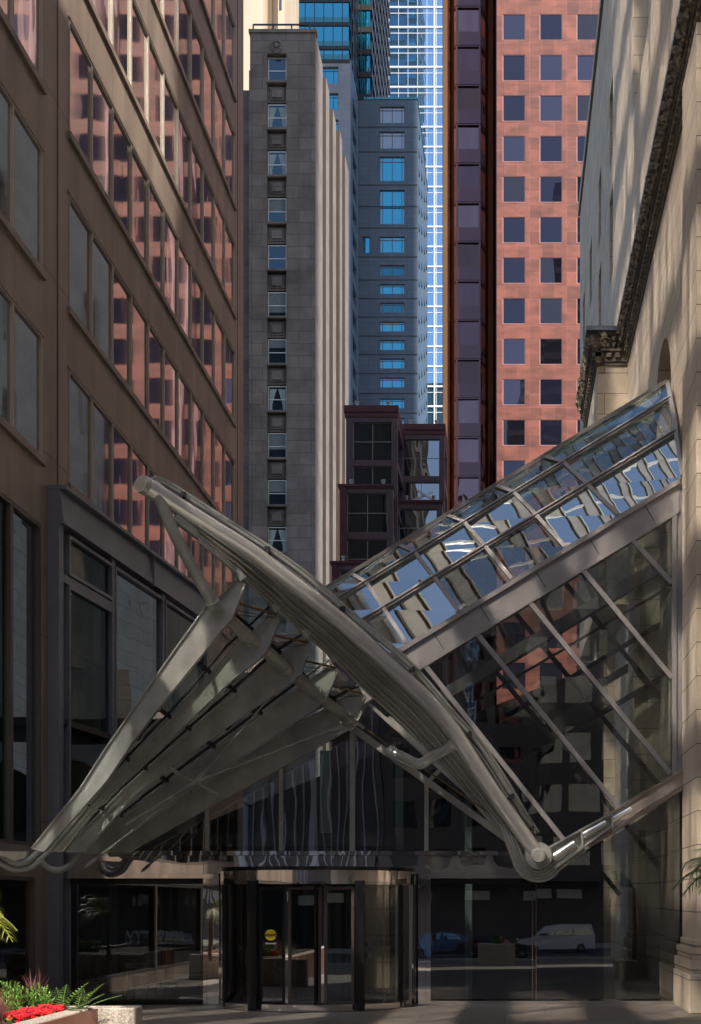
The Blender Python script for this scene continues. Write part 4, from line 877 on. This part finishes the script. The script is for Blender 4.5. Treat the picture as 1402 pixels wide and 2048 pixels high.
for u, v in ((1162, 1662), (1222, 1630)): b.bar(P(u, v-4, 25.62), P(u+3, v+30, 25.62), .2, .03)
make('arm_flange', b, M['steel'], am)
b = MB(); b.tube([P(1104, 1716, 25.6), P(1150, 1686, 25.6)], .075, 14); b.tube([P(1166, 1670, 25.6), P(1212, 1645, 25.6)], .07, 14); b.tube([P(1222, 1642, 25.65), P(1262, 1619, 25.8)], .055, 14); make('arm_cylinder', b, M['tube'], am, smooth=True)
# gutter foot at the low left end
for pts, Y, r_ in (([(-60, 1703), (-10, 1704), (8, 1714), (30, 1727), (52, 1724), (70, 1710), (88, 1694)], 23.0, .055), ([(-60, 1716), (-14, 1718), (4, 1730), (28, 1740), (60, 1736), (84, 1716), (102, 1698)], 23.0, .045), ([(78, 1716), (92, 1734), (115, 1741), (140, 1730), (160, 1704)], 24.2, .06)):
    b = MB(); b.tube(W(cr([(u, v, Y+i*.08) for i, (u, v) in enumerate(pts)], 5)), r_, 10); make('gutter_shoe', b, M['louvre'], cn, smooth=True)
b = MB(); b.prism([P(u, v, 23.05) for u, v in ((-60, 1700), (28, 1703), (54, 1703), (50, 1716), (28, 1722), (8, 1712), (-60, 1712))], (0, .12, 0)); make('foot_plate', b, M['steel'], cn)
b = MB(); b.box(XU(98, 26.2), XU(112, 26.2), 25.9, 26.25, 0, ZV(1735, 26.2)); make('foot_column', b, M['frame_br'], cn)

# ================================================================== planters in front on the left
pl = thing('granite_planter', 'speckled granite planter box standing behind the brown steel planter', 'planter', (-6.5, 17.5, 0))
b = MB(); b.box(-8.4, -4.89, 17.34, 17.42, 0, .66); b.box(-8.4, -4.89, 17.66, 17.74, 0, .66); b.box(-8.4, -8.3, 17.42, 17.66, 0, .66); b.box(-4.97, -4.89, 17.42, 17.66, 0, .66); make('box', b, M['granite'], pl, bevel=.012)
b = MB(); b.box(-8.3, -4.97, 17.42, 17.66, .1, .63); make('soil', b, M['soil'], pl)
pl = thing('steel_planter', 'brown steel clad planter with a pale stone rim at the bottom left', 'planter', (-6.6, 14, 0))
b = MB(); b.box(-5.40, -5.36, 9, 17.32, -.3, .655); b.box(-8.2, -5.40, 17.28, 17.32, 0, .65); b.box(-8.2, -8.15, 9, 17.28, -.3, .655); b.box(-8.15, -5.4, 9, 9.05, -.3, .655); make('cladding', b, M['corten'], pl)
b = MB(); b.box(-5.62, -5.405, 9.1, 17.27, .3, .68); b.box(-8.1, -5.62, 17.07, 17.27, .3, .68); make('rim', b, M['granite'], pl, bevel=.015)
b = MB(); b.box(-8.12, -5.62, 9.1, 17.07, .1, .6); make('soil', b, M['soil'], pl)

def leaf(mb, p, d, L, wd, up=(0, 0, 1), bend=.2, m=0):
    p, d = Vector(p), Vector(d).normalized(); s = d.cross(Vector(up))
    if s.length < .05: s = d.cross(Vector((1, .3, 0)))
    s.normalize(); n = s.cross(d); q = p+d*L*.5+n*L*bend*.4; e = p+d*L
    mb.face([p, q+s*wd/2, e, q-s*wd/2], m)
def rnd3(z0=-.3):
    while True:
        v = Vector((random.uniform(-1, 1), random.uniform(-1, 1), random.uniform(z0, 1)))
        if .1 < v.length < 1: return v
def shrub(x, y, z, r, h, label):
    t = thing('green_shrub', label, 'shrub', (x, y, z), 'green shrubs in the planters'); b, s = MB(), MB()
    for k in range(64):
        v = rnd3(.1); tip = Vector((x+v.x*r, y+v.y*r, z+h*(.35+.65*abs(v.z)))); s.tube([(x+v.x*r*.3, y+v.y*r*.3, z-.05), tip], .004, 4)
        for j in range(14):
            q = Vector((x+v.x*r*.4, y+v.y*r*.4, z)).lerp(tip, .3+.7*j/13); dd = rnd3(0); leaf(b, q, dd+Vector((0, 0, .5)), random.uniform(.045, .08), .025)
    make('foliage', b, M['leaf'], t); make('stem', s, M['leaf'], t)
for a in ((-6.75, 16.7, .58, .34, .5, 'bright green bushy shrub at the far left edge of the planters'), (-6.35, 16.8, .58, .3, .5, 'bright green shrub left of the purple grass tuft'), (-5.95, 16.75, .58, .24, .42, 'bright green shrub between the purple grass and the ferns'), (-6.2, 16.2, .58, .26, .36, 'low green shrub right behind the row of red flowers')): shrub(*a)
def fern(x, y, z, ang, L, label):
    t = thing('fern', label, 'fern', (x, y, z), 'ferns behind the flowers')
    for k in range(7):
        a = ang+random.uniform(-1.5, 1.5); el = random.uniform(.6, 1.35); d = Vector((math.cos(a)*math.cos(el), math.sin(a)*math.cos(el), math.sin(el))); b = MB(); ln = L*random.uniform(.75, 1.1); pts = []
        for i in range(13): f = i/12; pts.append(Vector((x, y, z))+d*ln*f+Vector((math.cos(a), math.sin(a), -.5))*ln*.3*f*f)
        b.tube(pts, .004, 4)
        for i in range(1, 12):
            dd = (pts[i+1]-pts[i]).normalized(); s = dd.cross(AZv).normalized(); w_ = ln*.22*math.sin(math.pi*(i+1.5)/14)
            for sg in (-1, 1): leaf(b, pts[i], s*sg+dd*.45, w_, .035, (0, 0, 1), .1)
        make('frond', b, M['fern'], t)
fern(-5.68, 16.85, .6, 1.0, .52, 'upright fern just right of the green shrubs'); fern(-5.52, 16.95, .62, .1, .5, 'fern leaning out over the right end of the granite planter')
def tuft(name, x, y, z, n, L, sp, mat, label):
    t = thing(name, label, 'grass', (x, y, z)); b = MB()
    for k in range(n):
        a = random.uniform(0, math.tau); l = L*random.uniform(.55, 1.1); o = Vector((x+random.uniform(-.06, .06), y+random.uniform(-.06, .06), z)); h = Vector((math.cos(a), math.sin(a), 0)); lean = random.uniform(.1, sp); pts = [o+AZv*l*f*(1-.35*lean*f)+h*l*lean*f*f for f in (0, .3, .55, .8, 1.)]; s = h.cross(AZv)*.006
        for i in range(4): b.face([pts[i]-s*(1-i*.24), pts[i]+s*(1-i*.24), pts[i+1]+s*(1-(i+1)*.24), pts[i+1]-s*(1-(i+1)*.24)])
    make('blade', b, mat, t)
tuft('ornamental_grass', -6.05, 16.95, .58, 110, .62, .9, M['grassred'], 'dark purple ornamental grass tuft rising behind the green shrubs')
tuft('ornamental_grass', -5.85, 15.1, .58, 240, .55, .9, M['grassred'], 'reddish ornamental grass spilling over at the bottom left corner')
tuft('ornamental_grass', -6.2, 15.5, .58, 240, .55, .9, M['grassred'], 'reddish ornamental grass clump farthest left beside the red flowers')
t = None
def flower(x, y, z, label):
    t = thing('red_flower', label, 'flower', (x, y, z), 'red flowers along the planter rim'); b, l = MB(), MB()
    for k in range(7):
        c = Vector((x+random.uniform(-.055, .055), y+random.uniform(-.055, .055), z+random.uniform(.05, .12)))
        for j in range(5): a = math.tau*j/5+k*1.3; d = Vector((math.cos(a), math.sin(a)*.8-.3, .45)); leaf(b, c, d, .045, .042, (0, -1, .6), .25)
    for k in range(16): leaf(l, (x+random.uniform(-.08, .08), y+random.uniform(-.08, .08), z+random.uniform(0, .05)), rnd3(0), .06, .04)
    make('petals', b, M[random.choice(('petal', 'petal', 'petal2'))], t); make('leaves', l, M['leaf'], t)
for k in range(13):
    for r_ in range(2): flower(-5.71-.12*r_+random.uniform(-.02, .02), 15.45+k*.125+random.uniform(-.02, .02)-.05*r_, .60+.03*r_, 'red flower cluster in the row along the stone rim of the steel planter')
def palm(name, x, y, z, h, n, L, a0, a1, mat, label, e0=.3, e1=1.1):
    t = thing(name, label, 'palm', (x, y, z)); b = MB(); b.tube([(x, y, z), (x+.02, y, z+h*.5), (x, y, z+h)], [.06, .05, .04], 10); make('stem', b, M['corten'], t)
    for k in range(n):
        a = a0+(a1-a0)*k/max(n-1, 1)+random.uniform(-.1, .1); el = random.uniform(e0, e1); ln = L*random.uniform(.8, 1.1); d = Vector((math.cos(a)*math.cos(el), math.sin(a)*math.cos(el), math.sin(el))); b = MB(); pts = []
        for i in range(17): f = i/16; pts.append(Vector((x, y, z+h))+d*ln*f-AZv*ln*.55*f*f*f)
        b.tube(pts, .006, 4)
        for i in range(2, 16):
            dd = (pts[i+1]-pts[i]).normalized(); s = dd.cross(AZv).normalized(); w_ = ln*.36*math.sin(math.pi*(i+2)/19)
            for sg in (-1, 1):
                p0 = pts[i]; e = p0+(s*sg*.75+dd*.65).normalized()*w_-AZv*w_*.25; m_ = p0.lerp(e, .45)+AZv*w_*.09; q = dd*.011
                b.face([p0-q*.6, p0+q*.6, m_+q, m_-q]); b.face([m_-q, m_+q, e])
        make('frond', b, mat, t)
palm('palm_plant', -7.62, 18.0, .5, 1.3, 11, 1.1, -1.1, 1.3, M['palm'], 'yellow green potted palm reaching in from the left edge', .15, 1.0)
palm('palm_plant', 3.36, 18.5, .3, 2.05, 13, 1.2, 2.2, 4.1, M['palmg'], 'dark green palm reaching in from the right edge beside the stone wall', .25, .9)
pr = thing('granite_planter', 'granite planter box under the right hand palm', 'planter', (3.2, 18.5, 0))
b = MB(); b.box(2.85, 3.45, 18.1, 18.9, 0, .5); make('box', b, M['granite'], pr, bevel=.015)

# ================================================================== lobby furniture behind the left shop window
def armchair(x, y, rz, label):
    t = thing('armchair', label, 'chair', (x, y, .006), 'white armchairs in the lobby'); o = Vector((x, y, .006)); Rm = Matrix.Rotation(rz, 3, 'Z')
    def bx(*a): q = MB(); q.box(*a); q.v = [Rm @ p+o for p in q.v]; return q
    make('seat', bx(-.3, .3, -.3, .3, .28, .45), M['chair'], t, bevel=.03); make('backrest', bx(-.3, .3, .22, .34, .45, .95), M['chair'], t, bevel=.03)
    for s in (-1, 1):
        for s2 in (-1, 1): make('leg', bx(s*.26-.025, s*.26+.025, s2*.26-.025, s2*.26+.025, 0, .28), M['wood_step_shade'], t)
armchair(-9.0+.45, 28.6, 1.9, 'white armchair nearest the left frame of the shop window'); armchair(-8.0, 28.9, -1.7, 'white armchair left of the cream paper sign'); armchair(-6.9, 28.7, .3, 'white armchair right of the cream paper sign')
t = thing('side_table', 'dark lobby table carrying the cream paper sign', 'table', (-7.75, 28.0, .006))
b = MB(); b.box(-8.15, -7.3, 27.8, 28.3, .58, .63); make('table_top', b, M['wood_step_shade'], t)
for x in (-8.1, -7.4):
    for y in (27.85, 28.2): b = MB(); b.box(x, x+.05, y, y+.05, .006, .58); make('leg', b, M['wood_step_shade'], t)
sg = thing('paper_sign', 'cream name board reading paper on the lobby table', 'sign', (-7.75, 28.0, .63)); b = MB(); b.box(-8.05, -7.48, 27.86, 27.9, .632, .74); bo = make('board', b, M['sign'], sg); text('· PAPER ·', (-7.765, 27.857, .686), .085, M['black'], bo)

# ================================================================== across the street, seen in the glass, and towers added for shade
fb_ = thing('finned_building', 'office building with close white vertical fins across the street behind the viewer', 'building', (-10, -45, -1.4))
b = MB(); b.box(-90, -9.5, -60, -45, 3.2, 40); make('wall', b, M['backwall'], fb_); b = MB(); b.box(-90, -9.5, -60, -46.5, -1.5, 3.2); make('shopfront', b, M['black'], fb_)
b = MB()
for k in range(134):
    x = -90+k*.6; w_ = .55 if k % 9 == 0 else .08; b.box(x, x+w_, -45, -44.6, 3.2, 40)
make('fin', b, M['fin'], fb_)
b = MB()
for x in (-20, -16, -12): b.box(x, x+2., -46.5, -46.3, 1.9, 2.6)
make('shop_sign', b, M['sign'], fb_)
ot = thing('shade_tower', 'unseen dark glass tower added behind the viewer to shade the stone tower', 'building', (49, -3, 0)); b = MB(); b.box(38, 60, -20, 15.2, -1, 195); make('wall', b, M['dim_glass'], ot)  # added out of view to keep sun off the stone tower front
b = MB()
for k in range(48): b.box(37.8, 60.2, -20.2, 15.4, 2+k*4, 3.4+k*4)
make('spandrel_band', b, M['backwall'], ot)  # bands on the added shade tower
ob = thing('sun_block_tower', 'added stone tower with window bands behind the viewer, blocking sun from the left wall', 'building', (31, -60, -1.4)); b = MB(); b.box(22.2, 40.4, -75, -46.5, -1.4, 92); make('wall', b, M['beige'], ob)  # added block, height set to cast shade on the near left wall
b = MB()
for k in range(22): b.box(22.3, 40.5, -46.5, -46.4, 3+k*4, 5.2+k*4)

make('added_window_band', b, M['dim_glass'], ob)
ob = thing('brown_office_block', 'brown office block with rows of dark windows facing the entrance from across the street', 'building', (6, -52, -1.4)); b = MB(); wall(b, (-9.4, -45, 3.2), AX, AZv, AY, 31.5, 30, [(1+2.6*i, 2.8+2.6*i, 1.2+3.8*k, 3.3+3.8*k) for i in range(11) for k in range(7)], .25); b.box(-9.4, 22.1, -60, -46.5, -1.5, 33.2); make('wall', b, M['rosebeige'], ob)
b = MB()
for i in range(11):
    for k in range(7): pane(b, (-9.4, -45, 3.2), AX, AZv, AY, (1+2.6*i, 2.8+2.6*i, 1.2+3.8*k, 3.3+3.8*k), .24, .004)
make('window_pane', b, M['dim_glass'], ob)
b = MB()
for x in (-3., 1.5, 3.9, 8): b.box(x, x+2., -46.5, -46.3, 1.9, 2.6)
make('shop_sign', b, M['sign'], ob)

ob = thing('dark_glass_tower', 'tall dark banded tower far behind the viewer, broken up in the red tower panes', 'building', (14, -100, -1.4))
b = MB(); b.box(4.5, 13, -125, -98, -1.4, 152); b.box(13, 32, -125, -102, -1.4, 196); b.box(-9, 4.5, -120, -95, -1.4, 112); make('wall', b, M['inner'], ob); b = MB()
for k in range(44): b.box(4.4, 13.1, -98, -97.8, 2+k*4.2 if k < 36 else 150, 3.3+k*4.2 if k < 36 else 151); b.box(12.9, 32.1, -102, -101.8, 2+k*4.4, 3.6+k*4.4)
for k in range(9): b.box(-8.8+k*1.5, -8.2+k*1.5, -95, -94.7, 0, 112)
make('spandrel_band', b, M['beige'], ob)

def car(name, label, x, y, flip, prof, green, wb, wid, mat, hood, wr=.33):
    """side profile extruded with tumblehome; windows, wheels and lamps are parts"""
    z0 = -1.49; t = thing(name, label, 'car' if name != 'white_van' else 'van', (x, y, z0)); s = -1 if flip else 1
    def T(u, v, z): return Vector((x+s*u, y+v, z0+z))
    h = wid/2; b = MB(); n = len(prof); yy = [h-(.16 if z > hood else 0)*min(1, (z-hood)/.5) for _, z in prof]
    L = [T(u, -k, z) for (u, z), k in zip(prof, yy)]; Rr = [T(u, k, z) for (u, z), k in zip(prof, yy)]
    b.face(L); b.face(Rr[::-1])
    for i in range(n): j = (i+1) % n; b.face([L[i], L[j], Rr[j], Rr[i]])
    make('body', b, mat, t, bevel=.03)
    for g_ in green:
        for sd in (-1, 1):
            b = MB(); b.face([T(u, sd*(h-.16*min(1, (z-hood)/.5)+.012), z) for u, z in g_]); make('side_window', b, M['carglass'], t)
    for wx_ in wb:
        for sd in (-1, 1):
            c = T(wx_, sd*(h-.1), wr); b = MB(); b.lathe([(.0, -.11), (wr*.62, -.11), (wr, -.09), (wr, .09), (wr*.62, .11), (0, .11)], c, 22, 1); wo = make('wheel', b, M['rubber'], t, smooth=True)
            b = MB(); yy_ = sd*.115; b.lathe([(0, yy_), (wr*.2, yy_), (wr*.2, yy_*.9), (0, yy_*.9)], c, 14, 1)
            for k in range(7): a = math.tau*k/7; d_ = Vector((math.cos(a), 0, math.sin(a))); b.bar(c+AY*yy_+d_*wr*.15, c+AY*yy_+d_*wr*.62, .02, .05, (0, 1, 0))
            make('rim', b, M['rim'], wo)
    um, ux = min(u for u, _ in prof), max(u for u, _ in prof)
    for sd in (-1, 1):
        b = MB(); b.blob(T(um+.08, sd*(h-.25), hood-.15), .08, .2, .09); make('headlight', b, M['lampwhite'], t); b = MB(); b.blob(T(ux-.06, sd*(h-.22), hood-.08), .08, .16, .1); make('tail_light', b, M['lampred'], t)
    for u, z in ((um-.005, .35), (ux+.005, .35)): b = MB(); b.box(*(sorted((T(u, 0, 0).x-.04, T(u, 0, 0).x+.04))), y-h+.1, y+h-.1, z0+z-.1, z0+z+.1); make('bumper', b, M['rubber'] if name == 'white_van' else mat, t)
sedan = [(-2.3, .25), (-2.35, .62), (-2.0, .78), (-1.05, .9), (-.35, 1.38), (.55, 1.45), (1.25, 1.32), (1.95, .98), (2.3, .92), (2.35, .3)]
sg_ = [[(-.85, .94), (-.3, 1.33), (.2, 1.37), (.2, .94)], [(.28, .94), (.28, 1.37), (.7, 1.36), (1.2, 1.22), (1.45, .96)]]
van = [(-2.45, .25), (-2.5, .7), (-2.25, .95), (-1.5, 1.1), (-.75, 1.72), (.2, 1.82), (2.2, 1.8), (2.45, 1.1), (2.5, .3)]
vg = [[(-1.2, 1.15), (-.68, 1.64), (-.2, 1.68), (-.2, 1.15)], [(-.1, 1.15), (-.1, 1.68), (.95, 1.7), (.95, 1.15)], [(1.02, 1.15), (1.02, 1.7), (2.1, 1.68), (2.25, 1.15)]]
car('dark_sedan', 'dark sedan parked nearest, mirrored in the right shop window', XU(997, 77.6), -24.9, True, sedan, sg_, (-1.45, 1.4), 1.76, M['carb'], .9)
car('white_van', 'white minivan in the far lane, mirrored in the right shop window', XU(1115, 83.), -30.6, False, van, vg, (-1.55, 1.5), 1.9, M['carw'], 1.1, .34)
car('blue_sedan', 'blue sedan in the far lane behind the dark sedan', XU(880, 84.), -31.8, False, sedan, sg_, (-1.45, 1.4), 1.76, M['carbl'], .9)
pq = thing('granite_planter', 'granite planter by the kerb across from the entrance, seen only as a reflection', 'planter', (-.3, -11.5, -1.2)); xa, xb = XU(960, 64.), XU(1032, 64.)
b = MB(); b.box(xa, xb, -12.2, -10.8, -1.3, -.15); make('box', b, M['granite'], pq, bevel=.02); shrub((xa+xb)/2, -11.5, -.15, .5, .45, 'dark leafy shrub growing in the kerbside planter')
